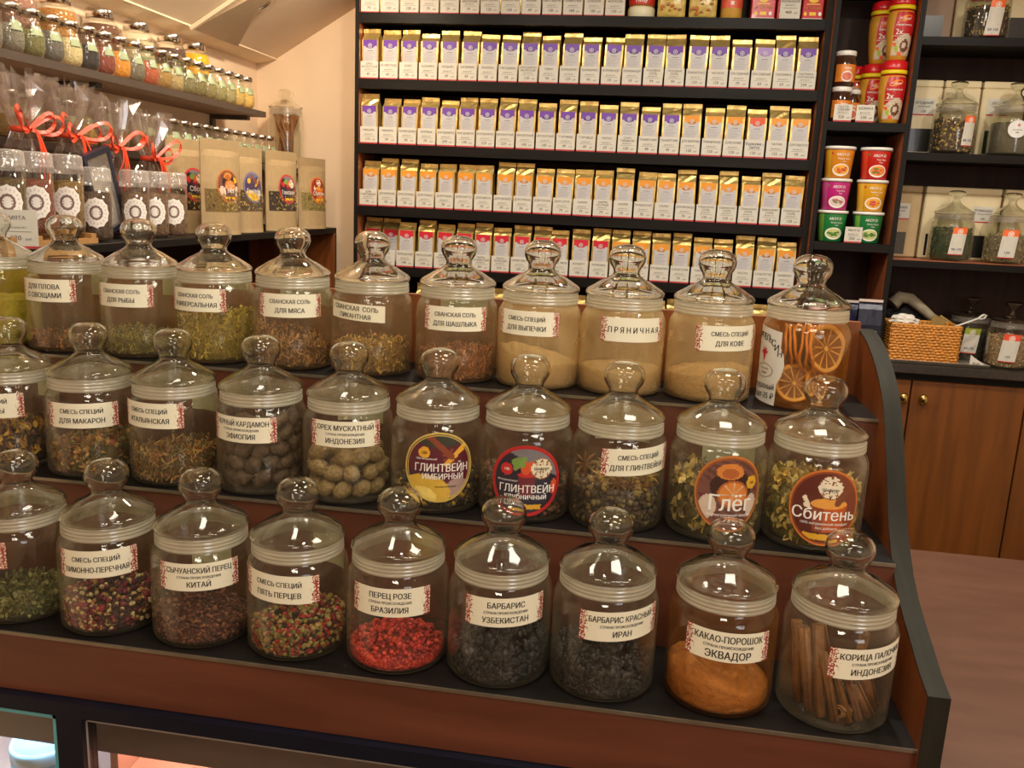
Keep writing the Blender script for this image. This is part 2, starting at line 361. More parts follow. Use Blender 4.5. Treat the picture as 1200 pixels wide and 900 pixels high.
def patch(mb, mapf, s0, s1, z0, z1, n=14, k=1, mi=0, uv=False, mapb=None):
    """a thin curved sheet: front by mapf, back by mapb"""
    for mp, rev in ((mapf, 0), (mapb, 1)):
        if mp is None: continue
        o = len(mb.v); vs = []
        for j in range(k + 1):
            for i in range(n + 1):
                a, b = s0 + (s1 - s0) * i / n, z0 + (z1 - z0) * j / k
                vs.append(mp(a, b))
                if uv:
                    if mb.uv is None: mb.uv = [(0.5, .5)] * o
                    mb.uv.append((i / n, j / k))
        fs = []
        for j in range(k):
            for i in range(n):
                f = (j * (n + 1) + i, j * (n + 1) + i + 1, (j + 1) * (n + 1) + i + 1, (j + 1) * (n + 1) + i); fs.append(f[::-1] if rev else f)
        mb.add(vs, fs, mi)
    return mb
ORD = 'first second third fourth fifth sixth seventh eighth ninth tenth eleventh twelfth thirteenth fourteenth fifteenth sixteenth seventeenth eighteenth nineteenth twentieth twenty-first twenty-second twenty-third twenty-fourth twenty-fifth'.split()
# ================================================================ the room
FZ = -0.95
struct(MB().box((-1.5, -2.7, FZ - .05), (2.4, 2.3, FZ)).obj('floor', M['floor']))
struct(MB().box((-1.45, -2.7, FZ), (-1.327, 2.32, 1.6)).obj('wall_left', M['wall']))
struct(MB().box((-1.327, 2.2, FZ), (2.4, 2.32, 1.6)).obj('wall_back', M['wall']))
struct(MB().box((2.3, -2.7, FZ), (2.4, 2.2, 1.6)).obj('wall_right', M['wall']))
struct(MB().box((-1.327, -2.7, FZ), (2.3, -2.6, 1.6)).obj('wall_front', M['wall']))
mb = MB(); mb.box((-.50, -2.6, 1.55), (2.4, 2.3, 1.6))
def sl(x): return 1.213 + .6 * (x + .987)
mb.add([(-1.26, -2.6, sl(-1.26)), (-.42, -2.6, sl(-.42)), (-.42, 2.2, sl(-.42)), (-1.26, 2.2, sl(-1.26)), (-1.26, -2.6, sl(-1.26) + .05), (-.42, -2.6, sl(-.42) + .05), (-.42, 2.2, sl(-.42) + .05), (-1.26, 2.2, sl(-1.26) + .05)],
       [(0, 1, 2, 3), (7, 6, 5, 4), (0, 4, 5, 1), (1, 5, 6, 2), (2, 6, 7, 3), (3, 7, 4, 0)])
struct(mb.obj('ceiling', M['ceil']))
# cornice along the left wall
mb = MB(); mb.add([(-1.327, -2.6, 1.036), (-1.327, -2.6, 1.10), (-1.26, -2.6, 1.10), (-1.248, -2.6, 1.062), (-1.248, -2.6, 1.052)] + [(-1.327, 2.2, 1.036), (-1.327, 2.2, 1.10), (-1.26, 2.2, 1.10), (-1.248, 2.2, 1.062), (-1.248, 2.2, 1.052)],
                  [(0, 1, 2, 3, 4), (9, 8, 7, 6, 5)] + [(i, i + 5, (i + 1) % 5 + 5, (i + 1) % 5) for i in range(5)])
struct(mb.obj('trim_1', M['trim']))
# tapering grey plate that crosses the slope of the ceiling
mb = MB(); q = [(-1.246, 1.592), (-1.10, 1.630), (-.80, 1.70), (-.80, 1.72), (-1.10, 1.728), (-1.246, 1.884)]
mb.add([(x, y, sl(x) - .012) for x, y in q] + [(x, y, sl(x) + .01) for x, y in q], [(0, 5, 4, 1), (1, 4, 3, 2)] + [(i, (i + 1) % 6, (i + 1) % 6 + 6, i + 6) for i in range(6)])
struct(mb.obj('trim_2', mat('grey_plate', (176, 152, 124), .8, var=.03)))
mb = MB()
for y in (1.586, ): mb.box((-.001, y - .007, 0), (.5, y + .005, .012), M4=Matrix.Translation((-1.246, 0, sl(-1.246) - .016)) @ Matrix.Rotation(-math.atan(.6), 4, 'Y'))
struct(mb.obj('trim_3', M['trim']))
struct(MB().box((-.922, 2.186, FZ), (-.876, 2.2, 1.6)).obj('trim_4', M['trim']))
# small chrome downlight ring set in the slope of the ceiling
t = thing('ceiling_downlight', 'chrome ring of a recessed downlight in the sloped ceiling above the left shelf', 'ceiling light', (-1.085, 1.72, sl(-1.085) - .008))
t.rotation_euler = (0, -math.atan(.6), 0)
MB().lathe([(.030, 0), (.036, -.003), (.040, 0), (.036, .012), (.030, .006)], 32, closed=True).obj('ring', M['chrome'], t)
MB().lathe([(0, .004), (.0285, .004), (.0285, .007), (0, .007)], 24).obj('diffuser', mat('warm_lens', (246, 230, 200), .4, var=.02), t)
# ================================================================ stepped counter display
disp = thing('stepped_display_stand', 'three-step red-brown wooden display stand with curved black-edged side carrying the glass jars', 'display stand', (0, 0, -.085))
def part(mb, name, mats, parent=disp):
    o = mb.obj(name, mats, parent); o.location = -parent.location; return o
XL, XR = -1.02, .509
for i, (y0, y1, z) in enumerate(((-.0735, .0965, 0.), (.094, .27, .1532), (.262, .432, .3031))):
    mb = MB(); mb.box((XL, y0 + .0025, z - .0045), (XR, y1, z - .0005), 0); mb.box((XL, y0, z - .0045), (XR, y0 + .0025, z - .0003), 1)
    part(mb, 'step_board', [M['wenge'], mat('pale_metal_edge', (150, 140, 122), .3, metal=.8)])
for y, z0, z1 in ((.0965, 0, .1486), (.2645, .153, .2985)): part(MB().box((XL, y, z0), (XR, y + .012, z1)), 'riser', M['wood_red'])
part(MB().box((XL, -.0718, -.0845), (XR, -.058, -.0046)), 'front_board', M['wood_red'])
part(MB().box((XL, .436, -.0845), (XR, .452, .420)), 'back_board', M['wood_panel'])
prof = [(-.080, .071), (-.045, .079), (-.010, .092), (.030, .106), (.066, .121), (.096, .139), (.117, .157), (.140, .179), (.158, .202), (.178, .232), (.198, .262), (.220, .293), (.243, .322), (.264, .340), (.284, .353), (.310, .368), (.340, .381), (.370, .392), (.400, .400), (.430, .405), (.456, .407)]
for x0, x1 in ((XR, XR + .023), (XL - .023, XL)):
    mb = MB(); n = len(prof)
    lo = [(y, -.0845) for y, z in prof]
    for xx, mi, rev in ((x0, 0, 0), (x1, 0, 1)):
        pass
    vs = [(x0, y, z) for y, z in prof] + [(x0, y, -.0845) for y, z in prof] + [(x1, y, z) for y, z in prof] + [(x1, y, -.0845) for y, z in prof]
    mb.add(vs, [(i, i + n, i + n + 1, i + 1) for i in range(n - 1)] + [(2 * n + i, 2 * n + i + 1, 3 * n + i + 1, 3 * n + i) for i in range(n - 1)] + [(n - 1, 2 * n - 1, 4 * n - 1, 3 * n - 1)], 0)
    e0, e1 = x0 - .0006, x1 + .0006
    mb.add([(e0, y, z + .0012) for y, z in prof] + [(e1, y, z + .0012) for y, z in prof], [(i, i + 1, i + 1 + n, i + n)[::-1] for i in range(n - 1)], 1, True)
    for xx, rv in ((e0, 0), (e1, 1)): mb.add([(xx, y, z + .0012) for y, z in prof] + [(xx, y, z - .0012) for y, z in prof], [((i, i + n, i + 1 + n, i + 1) if not rv else (i, i + 1, i + 1 + n, i + n)) for i in range(n - 1)], 1)
    mb.box((e0, -.0815, -.0845), (e1, -.0800, .0722), 1)
    part(mb, 'side_panel', [M['wood_panel'], M['black_edge']])
# ================================================================ counter beside and behind the stand
mb = MB(); mb.bbox((.5355, -.55, -.125), (1.75, .80, -.085), .003)
ct = tag(mb.obj('countertop', M['counter']), 'plain brown wood-look countertop to the right of the jar display', 'countertop')
cb = thing('counter_cabinet', 'brown counter base under the plain brown countertop', 'counter', (1.14, .12, FZ))
mb = MB(); mb.box((.60, -.50, FZ + .08), (1.72, .76, -.125)); o = mb.obj('body', M['wood_red'], cb); o.location = -cb.location
mb = MB(); mb.box((.62, -.46, FZ), (1.70, .74, FZ + .08)); o = mb.obj('plinth', M['wenge'], cb); o.location = -cb.location
# glass-fronted lit showcase under the jars
sc = thing('glass_showcase', 'black-framed glass showcase lit from inside under the jar display', 'showcase', (-.24, .18, FZ))
def sp(mb, name, mats): o = mb.obj(name, mats, sc); o.location = -sc.location; return o
x0, x1, yf, yb = -1.05, .534, -.084, .46
mb = MB(); mb.box((x0, yf, -.1065), (x1, yf + .03, -.0855)); mb.box((x0, yf + .03, -.100), (x1, yb, -.0855)); sp(mb, 'top_frame', M['black_metal'])
for a, b in ((x0, x0 + .03), (-.5585, -.5215), (.06, .095), (x1 - .03, x1)): sp(MB().box((a, yf, -.62), (b, yf + .03, -.1065)), 'upright', M['black_metal'])
sp(MB().box((x0, yf, -.65), (x1, yf + .03, -.62)), 'bottom_rail', M['black_metal'])
for a, b in ((x0 + .03, -.5585), (-.5215, .06), (.095, x1 - .03)): sp(MB().box((a + .0005, yf + .010, -.62), (b - .0005, yf + .016, -.107)), 'pane', M['pane'])
sp(MB().box((x0, .16, -.62), (x1, .175, -.101)), 'back_panel', mat('pinkish_wood_panel', (206, 150, 128), .5, var=.08, scale=25))
sp(MB().box((x0 + .031, .000, -.216), (x1 - .031, .006, -.1005)), 'valance', mat('taupe_valance', (120, 98, 86), .5, var=.06, scale=30))
sp(MB().box((x0 + .03, -.04, -.345), (-.547, .158, -.337)), 'shelf', mat('pinkish_wood_panel', (206, 150, 128)))
sp(MB().box((-.533, -.04, -.270), (x1 - .03, .158, -.262)), 'shelf', mat('pinkish_wood_panel', (206, 150, 128)))
sp(MB().box((x0, yf + .01, FZ), (x1, yb, -.65)), 'plinth', M['wenge'])
sp(MB().box((-.546, .0065, -.62), (-.534, .1595, -.101)), 'added_light_baffle', mat('pinkish_wood_panel', (206, 150, 128)))  # partition added to keep the warm lamp's light out of the blue side
EC = mat('cyan_painted_edge_glow', (96, 190, 206), .15, var=.02, coat=.5)  # cyan colour paints the glow of the lit glass edge
sp(MB().box((-.5690, yf + .0075, -.62), (-.5590, yf + .0088, -.1070)).box((x0 + .03, yf + .0075, -.1170), (-.5590, yf + .0088, -.1070)), 'pane_edge', EC)
sp(MB().box((-.5215, yf + .0085, -.62), (-.5195, yf + .0098, -.1070)).box((-.5215, yf + .0085, -.1150), (.06, yf + .0098, -.1070)), 'pane_edge', mat('pale_glass_edge', (170, 164, 160), .15, var=.02, coat=.5))
for (xa, xb), colr, pw in (((x0 + .05, -.57), (.34, .66, 1.), 3.0), ((-.528, .45), (1., .74, .62), 3.2)):
    sp(MB().box((xa, .010, -.128), (xb, .030, -.118)), 'lamp_strip', mat('lamp_housing', (190, 190, 190), .4))
    l = bpy.data.lights.new('showcase_lamp', 'AREA'); l.shape = 'RECTANGLE'; l.size = xb - xa; l.size_y = .014; l.energy = pw; l.color = colr
    lo = bpy.data.objects.new('showcase_lamp', l); COL.objects.link(lo); lo.location = ((xa + xb) / 2, .022, -.1290)
    lo.rotation_euler = (radians(20), 0, 0)
# ================================================================ glass jars on the steps
RB = .065
body_prof = [(0, .0005), (.056, .0005), (.0615, .002), (.0645, .006), (.065, .010), (.065, .108), (.0642, .1145), (.0618, .1205), (.0588, .1250), (.0568, .1280), (.0566, .139), (.0540, .139), (.0540, .1275), (.0562, .1230), (.0594, .1190), (.0618, .1130), (.0626, .106), (.0626, .0095), (.0618, .0058), (.0585, .0036), (0, .0030)]
lid_prof = [(.0572, .1478), (.0594, .1478), (.0605, .1500), (.0600, .1530), (.0570, .1565), (.0480, .1620), (.0385, .1682), (.0295, .1725), (.0228, .1768), (.0200, .1808), (.0200, .1840), (.0222, .1890), (.0258, .1940), (.0281, .2000), (.0285, .2065), (.0268, .2130), (.0224, .2188), (.0155, .2228), (.0080, .2243), (0, .2246),
            (0, .2222), (.0075, .2219), (.0143, .2206), (.0206, .2170), (.0244, .2118), (.0259, .2062), (.0256, .2007), (.0234, .1952), (.0200, .1903), (.0177, .1848), (.0177, .1798), (.0205, .1752), (.0275, .1702), (.0360, .1655), (.0455, .1598), (.0540, .1544), (.0565, .1520)]
seal_prof = [(.0570, .1288), (.0584, .1291), (.0592, .1305), (.0592, .1325), (.0578, .1338), (.0590, .1350), (.0590, .1372), (.0576, .1384), (.0588, .1396), (.0588, .1420), (.0575, .1432), (.0582, .1445), (.0582, .1474), (.0570, .1474)]
floor_prof = [(.0562, .1500), (.0520, .1488), (.0470, .1496), (.0400, .1484), (.0330, .1492), (.0250, .1482), (.0160, .1490), (.0080, .1483), (0, .1487)]
def jar_meshes(tag_='', s=1., sz=1.):
    f = lambda pr: [(r * s, z * sz) for r, z in pr]
    return dict(body=MB().lathe(f(body_prof), 56).mesh('jar_body' + tag_, [M['glass_body']]),
                lid=MB().lathe(f(lid_prof), 56, closed=False).lathe(f(floor_prof), 40, 1, closed=False).mesh('jar_lid' + tag_, [M['glass_lid'], M['lid_floor']]),
                seal=MB().lathe(f(seal_prof), 48, closed=True).mesh('jar_seal' + tag_, [M['seal']]))
lid_prof.append(lid_prof[0])
JM = jar_meshes()
BODY = {}
def body_mesh(gm):
    if gm == 'glass_body': return JM['body']
    if gm not in BODY:
        me = JM['body'].copy(); me.materials.clear(); me.materials.append(M[gm]); BODY[gm] = me
    return BODY[gm]
def glass_jar(name, loc, label, group, gm='glass_body', meshes=None, rz=0.):
    t = thing(name, label, 'jar', loc, rz, group)
    J = meshes or JM
    link('jar_body', body_mesh(gm) if meshes is None else J['body'], t)
    l = link('lid', J['lid'], t); link('seal', J['seal'], l)
    return t
# ---------------- labels
def paper_label(t, phi, zc, lines, W=.105, H=.037, mats=('paper', 'ink'), hand=False, skew=0.):
    a = cyl(RB + .0004, phi); b = cyl(RB + .0001, phi)
    sk = lambda f: (lambda s, z: f(s, z + zc + skew * s))
    mb = MB(); patch(mb, sk(a), -W / 2, W / 2, -H / 2, H / 2, 22, 2, 0, uv=True, mapb=sk(b))
    p = mb.obj('label', M[mats[0]], t)
    tx = MB(); f = sk(cyl(RB + .0007, phi))
    for txt, size, dz in lines: tx.text(txt, size, 0, dz, 0, mapf=f, wmax=W * .80, nar=.86, bold=.024)
    tx.obj('lettering', M[mats[1]], p)
    return p
def back_label(t, phi, zc, W=.055, H=.040):
    mb = MB(); a = cyl(RB + .0004, phi); b = cyl(RB + .0001, phi)
    patch(mb, lambda s, z: a(s, z + zc), -W / 2, W / 2, -H / 2, H / 2, 12, 1, 0, mapb=lambda s, z: b(s, z + zc)); return mb.obj('back_label', M['paper_back'], t)
TWO = lambda a, b: [(a, .0088, .0068), (b, .0102, -.0072)]
THREE = lambda a, b: [(a, .0102, .0092), ('СТРАНА ПРОИСХОЖДЕНИЯ', .0046, .0), (b, .0102, -.0095)]
# ---------------- round picture stickers: a disc bent round the jar, its printed picture as a fine mosaic of the surface
def sticker(t, phi, zc, R, fun, pal, texts, name='label', shape=None, n=84):
    mb = MB(); mp = cyl(RB + .0005, phi); mpb = cyl(RB + .0001, phi); ring = []
    ins = shape or (lambda x, y: x * x + y * y <= 1)
    N = n; idx = {}
    nr = 40; na = 96; vs = [mp(0, zc)]
    rad = lambda a: R * (shape(a) if shape else 1.)
    for k in range(1, nr + 1):
        for i in range(na):
            a = 2 * pi * i / na; r = rad(a) * k / nr; vs.append(mp(r * cos(a), zc + r * sin(a)))
    o = len(mb.v); mb.v += vs
    for k in range(nr):
        for i in range(na):
            j = (i + 1) % na; a = 2 * pi * (i + .5) / na; r = (k + .5) / nr
            c = fun(r * cos(a), r * sin(a), r)
            f = (o, o + 1 + i, o + 1 + j) if k == 0 else (o + 1 + (k - 1) * na + i, o + 1 + k * na + i, o + 1 + k * na + j, o + 1 + (k - 1) * na + j)
            mb.f.append(f); mb.mi.append(c); mb.sm.append(True)
    st = len(mb.v); mb.v.append(mpb(0, zc))
    for i in range(na): a = 2 * pi * i / na; mb.v.append(mpb(rad(a) * cos(a), zc + rad(a) * sin(a)))
    for i in range(na): mb.f.append((st, st + 1 + (i + 1) % na, st + 1 + i)); mb.mi.append(0); mb.sm.append(True)
    mats = [mat('print_%d_%d_%d' % c, c, .38, var=.06, scale=120, coat=.2) for c in pal]
    p = mb.obj(name, mats, t)
    mp2 = cyl(RB + .0009, phi)
    tx = MB()
    for txt, size, x, y, wm, mi in texts: tx.text(txt, size, x, zc + y, mi, mapf=mp2, wmax=wm)
    tx.obj('lettering', [M['white_ink'], M['ink'], mat('gold_ink', (226, 176, 40), .4, var=0)], p)
    return p
def blob(x, y, cx, cy, a, b=None): return ((x - cx) / a) ** 2 + ((y - cy) / (b or a)) ** 2 < 1
def seg(x, y, x0, y0, x1, y1, wd):
    dx, dy = x1 - x0, y1 - y0; t = max(0, min(1, ((x - x0) * dx + (y - y0) * dy) / (dx * dx + dy * dy))); return hypot(x - x0 - t * dx, y - y0 - t * dy) < wd
def emblem(x, y, cx, cy, r):
    """round lattice-flower emblem: 1 = disc, 2 = flower lines"""
    d = hypot(x - cx, y - cy)
    if d > r: return 0
    a = atan2(y - cy, x - cx)
    if abs(y - cy) < r * .22: return 1
    return 2 if (abs(d / r - .55 - .28 * cos(8 * a)) < .10 or d > r * .92) else 1
def f_imb(x, y, r):
    if r > .96: return 5
    if .90 < r < .92: return 5
    if blob(x, y, -.42, .42, .16): return 6
    if seg(x, y, -.25, .85, .35, .30, .08): return 7
    if seg(x, y, .20, .10, .72, .62, .07): return 6
    if blob(x, y, .30, .32, .22) and int((atan2(y - .32, x - .3) + pi) * 8 / pi) % 2: return 7
    if y > .52 + .25 * abs(x): return 4
    if blob(x, y, -.45, -.75, .78, .55): return 2 if not blob(x, y, -.5, -.9, .45, .35) else 3
    if blob(x, y, .55, -.62, .35, .3): return 8
    return 0 if y > -.1 or x > .1 else 1
def f_klub(x, y, r):
    if r > .90: return 1 if r < .97 else 2
    e = emblem(x, y, .42, .36, .30)
    if e: return 6 if e == 1 else 7
    if blob(x, y, -.55, .30, .17): return 2
    if blob(x, y, -.22, .50, .20, .15) or seg(x, y, -.3, .35, -.05, .62, .07): return 3
    if blob(x, y, -.02, .36, .14, .19) or blob(x, y, .16, .40, .13, .17): return 4
    if blob(x, y, .02, .17, .26, .07): return 2
    if abs(x - .02) < .24 - .1 * (.1 - y) and -.42 < y < .17: return 5
    if abs(x - .02) < .42 and -.80 < y < -.66: return 8
    if blob(x, y, .82, -.18, .12, .22): return 4
    return 9 if (x * .5 + y) > .55 else 0
def f_glog(x, y, r):
    if r > .90: return 1 if r > .95 else 2
    if blob(x, y, .62, .36, .17): return 5
    if blob(x, y, -.02, .60, .34, .20): return 3 if not blob(x, y, -.02, .55, .22, .12) else 4
    if blob(x, y, .10, .02, .46, .36):
        a = atan2(y - .02, x - .10); d = hypot((x - .1) / .46, (y - .02) / .36)
        if d > .86: return 4
        return 6 if abs(sin(4 * a)) < .22 or d < .10 else 3
    if blob(x, y, .05, .22, .60, .40): return 7
    if .0 < y < .35 and x < -.5: return 8
    if blob(x, y, -.6, -.35, .26, .34): return 6
    if blob(x, y, -.72, .02, .14, .14): return 9
    if blob(x, y, .70, -.3, .2, .34): return 6
    return 0 if (x + y * 2) % .4 > .2 else 8
def f_sbit(x, y, r):
    if r > .90: return 1 if r > .95 else 2
    e = emblem(x, y, .08, .56, .30)
    if e: return 5 if e == 1 else 6
    if seg(x, y, .30, .2, .74, .66, .09): return 6
    if blob(x, y, .10, .16, .50, .13): return 3
    if abs(x - .10) < .52 - .18 * (.16 - y) and -.62 < y < .16: return 4 if x > -.05 else 2
    if seg(x, y, -.55, .28, -.42, .05, .06) or seg(x, y, -.55, .1, -.2, -.02, .05): return 5
    if abs(x + .12) < .42 and -.84 < y < -.68: return 7
    if blob(x, y, .6, -.55, .35, .3): return 2
    return 0 if x < .2 else 8
# ---------------- loose contents
def heap(zf, slope=0., amp=.004, seed=0, R=.0613, back=0.):
    """height of the fill at (x, y); zf is the height at the front glass"""
    off = Vector((seed * 3.1, seed * 1.7, seed * .7))
    def h(x, y): return max(.012, zf + slope * x / R + back * (y + R) / (2 * R) + amp * (noise.noise(Vector((x * 55, y * 55, 0)) + off) * 1.2 + noise.noise(Vector((x * 150, y * 150, 3)) + off) * .6))
    return h
def fill(label, name, loc, h, base, pieces=0, kind='shred', pal=(), size=.004, seed=0, group=None, R=.0612, zb=.0043, rough=.75, bvar=.3, bscale=220, top=.5, cat='spice', base_on=True):
    rnd = random.Random(seed + 17); mb = MB(); nr, na = 14, 56
    vs = []; Rb = R - (size * .5 if pieces else 0)
    for k in range(nr + 1):
        r = Rb * k / nr
        for i in range(na if k else 1):
            a = 2 * pi * i / na; x, y = r * sin(a), -r * cos(a); vs.append((x, y, h(x, y) - (size * .5 if pieces else 0)))
    o = 0; fs = [(0, 1 + i, 1 + (i + 1) % na) for i in range(na)]
    for k in range(1, nr):
        for i in range(na): j = (i + 1) % na; b = 1 + (k - 1) * na; fs.append((b + i, b + na + i, b + na + j, b + j))
    top0 = 1 + (nr - 1) * na; nb = len(vs)
    for rr, zz in ((Rb, .0100), (Rb - .0035, zb)):
        for i in range(na): a = 2 * pi * i / na; vs.append((rr * sin(a), -rr * cos(a), zz))
    for i in range(na):
        j = (i + 1) % na; fs += [(top0 + i, nb + i, nb + j, top0 + j), (nb + i, nb + na + i, nb + na + j, nb + j)]
    vs.append((0, 0, zb)); fs += [(len(vs) - 1, nb + na + (i + 1) % na, nb + na + i) for i in range(na)]
    if base_on: mb.add(vs, fs, 0, True)
    def place(V, F, mi, rot, c, rm):
        out = []
        for v in V:
            p = rot @ Vector(v) + c; d = hypot(p.x, p.y)
            if d > R + .0002: p.x *= (R + .0002) / d; p.y *= (R + .0002) / d
            p.z = max(p.z, zb); lim = R - max(0, .0100 - p.z) * .55 - max(0, p.z - .100) * .35
            if hypot(p.x, p.y) > lim: q_ = lim / hypot(p.x, p.y); p.x *= q_; p.y *= q_
            out.append(p)
        mb.add(out, F, mi, kind in ('ball', 'chunk', 'bean'))
    for q in range(pieces):
        sz = size * rnd.uniform(.7, 1.3); a = rnd.uniform(-pi, pi)
        if rnd.random() < top:
            r = (R - sz * .4) * sqrt(rnd.random()); x, y = r * sin(a), -r * cos(a); z = h(x, y) + rnd.uniform(-.3, .25) * sz
        else:
            a = rnd.gauss(0, 1.1); r = R - sz * .45; x, y = r * sin(a), -r * cos(a); z = zb + sz * .4 + (h(x, y) - zb) * rnd.random()
        c = Vector((x, y, z)); mi = 1 + rnd.randrange(len(pal)); rot = Euler((rnd.uniform(0, 6.3), rnd.uniform(0, 6.3), rnd.uniform(0, 6.3))).to_matrix()
        if kind == 'ball': place([tuple(u * sz * .5 for u in v) for v in ICO1[0]], ICO1[1], mi, rot, c, 0)
        elif kind == 'bean': place([(v[0] * sz * .75, v[1] * sz * .4, v[2] * sz * .34) for v in ICO1[0]], ICO1[1], mi, rot, c, 0)
        elif kind == 'chunk': place([tuple(u * sz * .5 * rnd.uniform(.6, 1.25) for u in v) for v in ICO1[0][:12]], [(0, 11, 5), (0, 5, 1), (0, 1, 7), (0, 7, 10), (0, 10, 11), (1, 5, 9), (5, 11, 4), (11, 10, 2), (10, 7, 6), (7, 1, 8), (3, 9, 4), (3, 4, 2), (3, 2, 6), (3, 6, 8), (3, 8, 9), (4, 9, 5), (2, 4, 11), (6, 2, 10), (8, 6, 7), (9, 8, 1)], mi, rot, c, 0)
        elif kind == 'leaf':
            L, W, cu, th = sz, sz * rnd.uniform(.35, .7), sz * rnd.uniform(-.35, .35), .0003
            top_ = [(-L * .5, 0, cu), (-L * .15, W * .5, 0), (-L * .15, -W * .5, cu * .4), (L * .25, W * .45, cu * .3), (L * .25, -W * .4, -cu * .2), (L * .5, W * .1, cu)]
            V = top_ + [(x_, y_, z_ - th) for x_, y_, z_ in top_]; F = [(0, 2, 1), (1, 2, 4, 3), (3, 4, 5)]
            place(V, F + [tuple(u + 6 for u in f[::-1]) for f in F] + [(0, 1, 7, 6), (1, 3, 9, 7), (3, 5, 11, 9), (5, 4, 10, 11), (4, 2, 8, 10), (2, 0, 6, 8)], mi, rot, c, 0)
        elif kind == 'star':
            V = [(0, 0, sz * .12)]; F = []
            for u in range(8):
                b = 2 * pi * u / 8; l = sz * .62; n0 = len(V)
                V += [(l * cos(b), l * sin(b), sz * .10), (l * .55 * cos(b + .26), l * .55 * sin(b + .26), 0), (l * .55 * cos(b - .26), l * .55 * sin(b - .26), 0), (l * .5 * cos(b), l * .5 * sin(b), -sz * .1)]
                F += [(0, n0 + 2, n0), (0, n0, n0 + 1), (0, n0 + 3, n0 + 2), (0, n0 + 1, n0 + 3), (n0, n0 + 2, n0 + 3), (n0 + 1, n0, n0 + 3)]
            place(V, F, mi, rot, c, 0)
        else:   # shred
            L, W, cu = sz * rnd.uniform(.8, 1.5), sz * .16, sz * rnd.uniform(-.25, .25)
            V = [(-L / 2, -W, cu), (-L / 2, W, cu), (-L / 2, 0, cu + W), (0, -W, 0), (0, W, 0), (0, 0, W), (L / 2, -W, cu), (L / 2, W, cu), (L / 2, 0, cu + W)]
            place(V, [(0, 1, 2), (8, 7, 6), (0, 3, 4, 1), (1, 4, 5, 2), (2, 5, 3, 0), (3, 6, 7, 4), (4, 7, 8, 5), (5, 8, 6, 3)], mi, rot, c, 0)
    mats = [mat('fill_%d_%d_%d' % tuple(base), base, rough, var=bvar, scale=bscale, bump=.5)] + [mat('bit_%d_%d_%d' % tuple(p), p, .55, var=.2, scale=150) for p in pal]
    return tag(mb.obj(name, mats, None, loc), label, cat, group, 'stuff')
def mound(e, p, s=0., R=.0613): return lambda x, y: e + p * max(0, 1 - ((x * x + y * y) / (R * R)) ** .8) + .002 * noise.noise(Vector((x * 90, y * 90, 2)))
ROWS = dict(F=(0., 0.), M=(.1652, .1532), B=(.3382, .3031))
XS = dict(F=[-.6585, -.524, -.3895, -.2553, -.1195, .0145, .1474, .2907, .4273], M=[-.7895, -.6545, -.518, -.3798, -.2454, -.1126, .0169, .1471, .282, .4123], B=[-.943, -.8083, -.673, -.5393, -.403, -.2687, -.1276, .0049, .1353, .2699, .4084])
STEP = dict(F='bottom step', M='middle step', B='top step')
GRP = dict(F='glass jars on the bottom step', M='glass jars on the middle step', B='glass jars on the top step')
def jar(row, i, label, gm='glass_body'):
    y, z = ROWS[row]; loc = (XS[row][i - 1], y, z)
    t = glass_jar('spice_jar', loc, label, GRP[row], gm); return t, loc, atan2(CAM.x - loc[0], loc[1] - CAM.y)
def L(t, pc, c, zc, lines, **k): return paper_label(t, pc + radians(c), zc, lines, **k)
SG = 'spice fillings in the jars'
# ---- bottom step
t, loc, pc = jar('F', 1, 'lidded glass jar of coarse green herbs, first on the bottom step')
L(t, pc, -62, .100, TWO('СМЕСЬ СПЕЦИЙ', 'ДЛЯ САЛАТА'))
fill('coarse grey-green dried herbs in the first jar of the bottom step', 'dried_herbs', loc, heap(.030, .004, .004, 1), (84, 80, 44), 620, 'leaf', ((130, 122, 70), (104, 100, 54), (154, 144, 90), (78, 76, 42)), .0085, 1, SG)
t, loc, pc = jar('F', 2, 'lidded glass jar labelled СМЕСЬ СПЕЦИЙ ЛИМОННО-ПЕРЕЧНАЯ holding a pink and cream mix')
L(t, pc, -17, .103, TWO('СМЕСЬ СПЕЦИЙ', 'ЛИМОННО-ПЕРЕЧНАЯ'), skew=.04)
fill('pink, cream and dark lemon-pepper chunks in the second jar of the bottom step', 'lemon_pepper_mix', loc, heap(.038, .0, .004, 2), (70, 44, 36), 620, 'chunk', ((206, 180, 128), (140, 44, 50), (60, 36, 30), (168, 128, 72), (120, 30, 60), (84, 50, 38)), .0072, 2, SG)
t, loc, pc = jar('F', 3, 'lidded glass jar labelled СЫЧУАНСКИЙ ПЕРЕЦ КИТАЙ with red-brown husks')
L(t, pc, -5, .101, THREE('СЫЧУАНСКИЙ ПЕРЕЦ', 'КИТАЙ')); back_label(t, pi + .3, .085)
fill('red-brown pepper husks in the jar labelled СЫЧУАНСКИЙ ПЕРЕЦ', 'pepper_husks', loc, heap(.034, -.008, .003, 3, back=-.006), (84, 44, 34), 700, 'chunk', ((116, 64, 48), (92, 44, 36), (70, 34, 28), (140, 88, 62)), .0052, 3, SG)
t, loc, pc = jar('F', 4, 'lidded glass jar labelled ПЯТЬ ПЕРЦЕВ with red, green and pale peppercorns')
L(t, pc, -23, .100, TWO('СМЕСЬ СПЕЦИЙ', 'ПЯТЬ ПЕРЦЕВ'), skew=-.03); back_label(t, pi - .35, .105)
fill('mixed red, green, black and white peppercorns in the jar labelled ПЯТЬ ПЕРЦЕВ', 'mixed_peppercorns', loc, heap(.036, .010, .003, 4), (60, 30, 24), 900, 'ball', ((168, 38, 32), (150, 128, 58), (118, 26, 26), (104, 94, 46), (46, 32, 26), (170, 146, 92)), .0062, 4, SG)
t, loc, pc = jar('F', 5, 'lidded glass jar labelled ПЕРЕЦ РОЗЕ БРАЗИЛИЯ with bright red peppercorns')
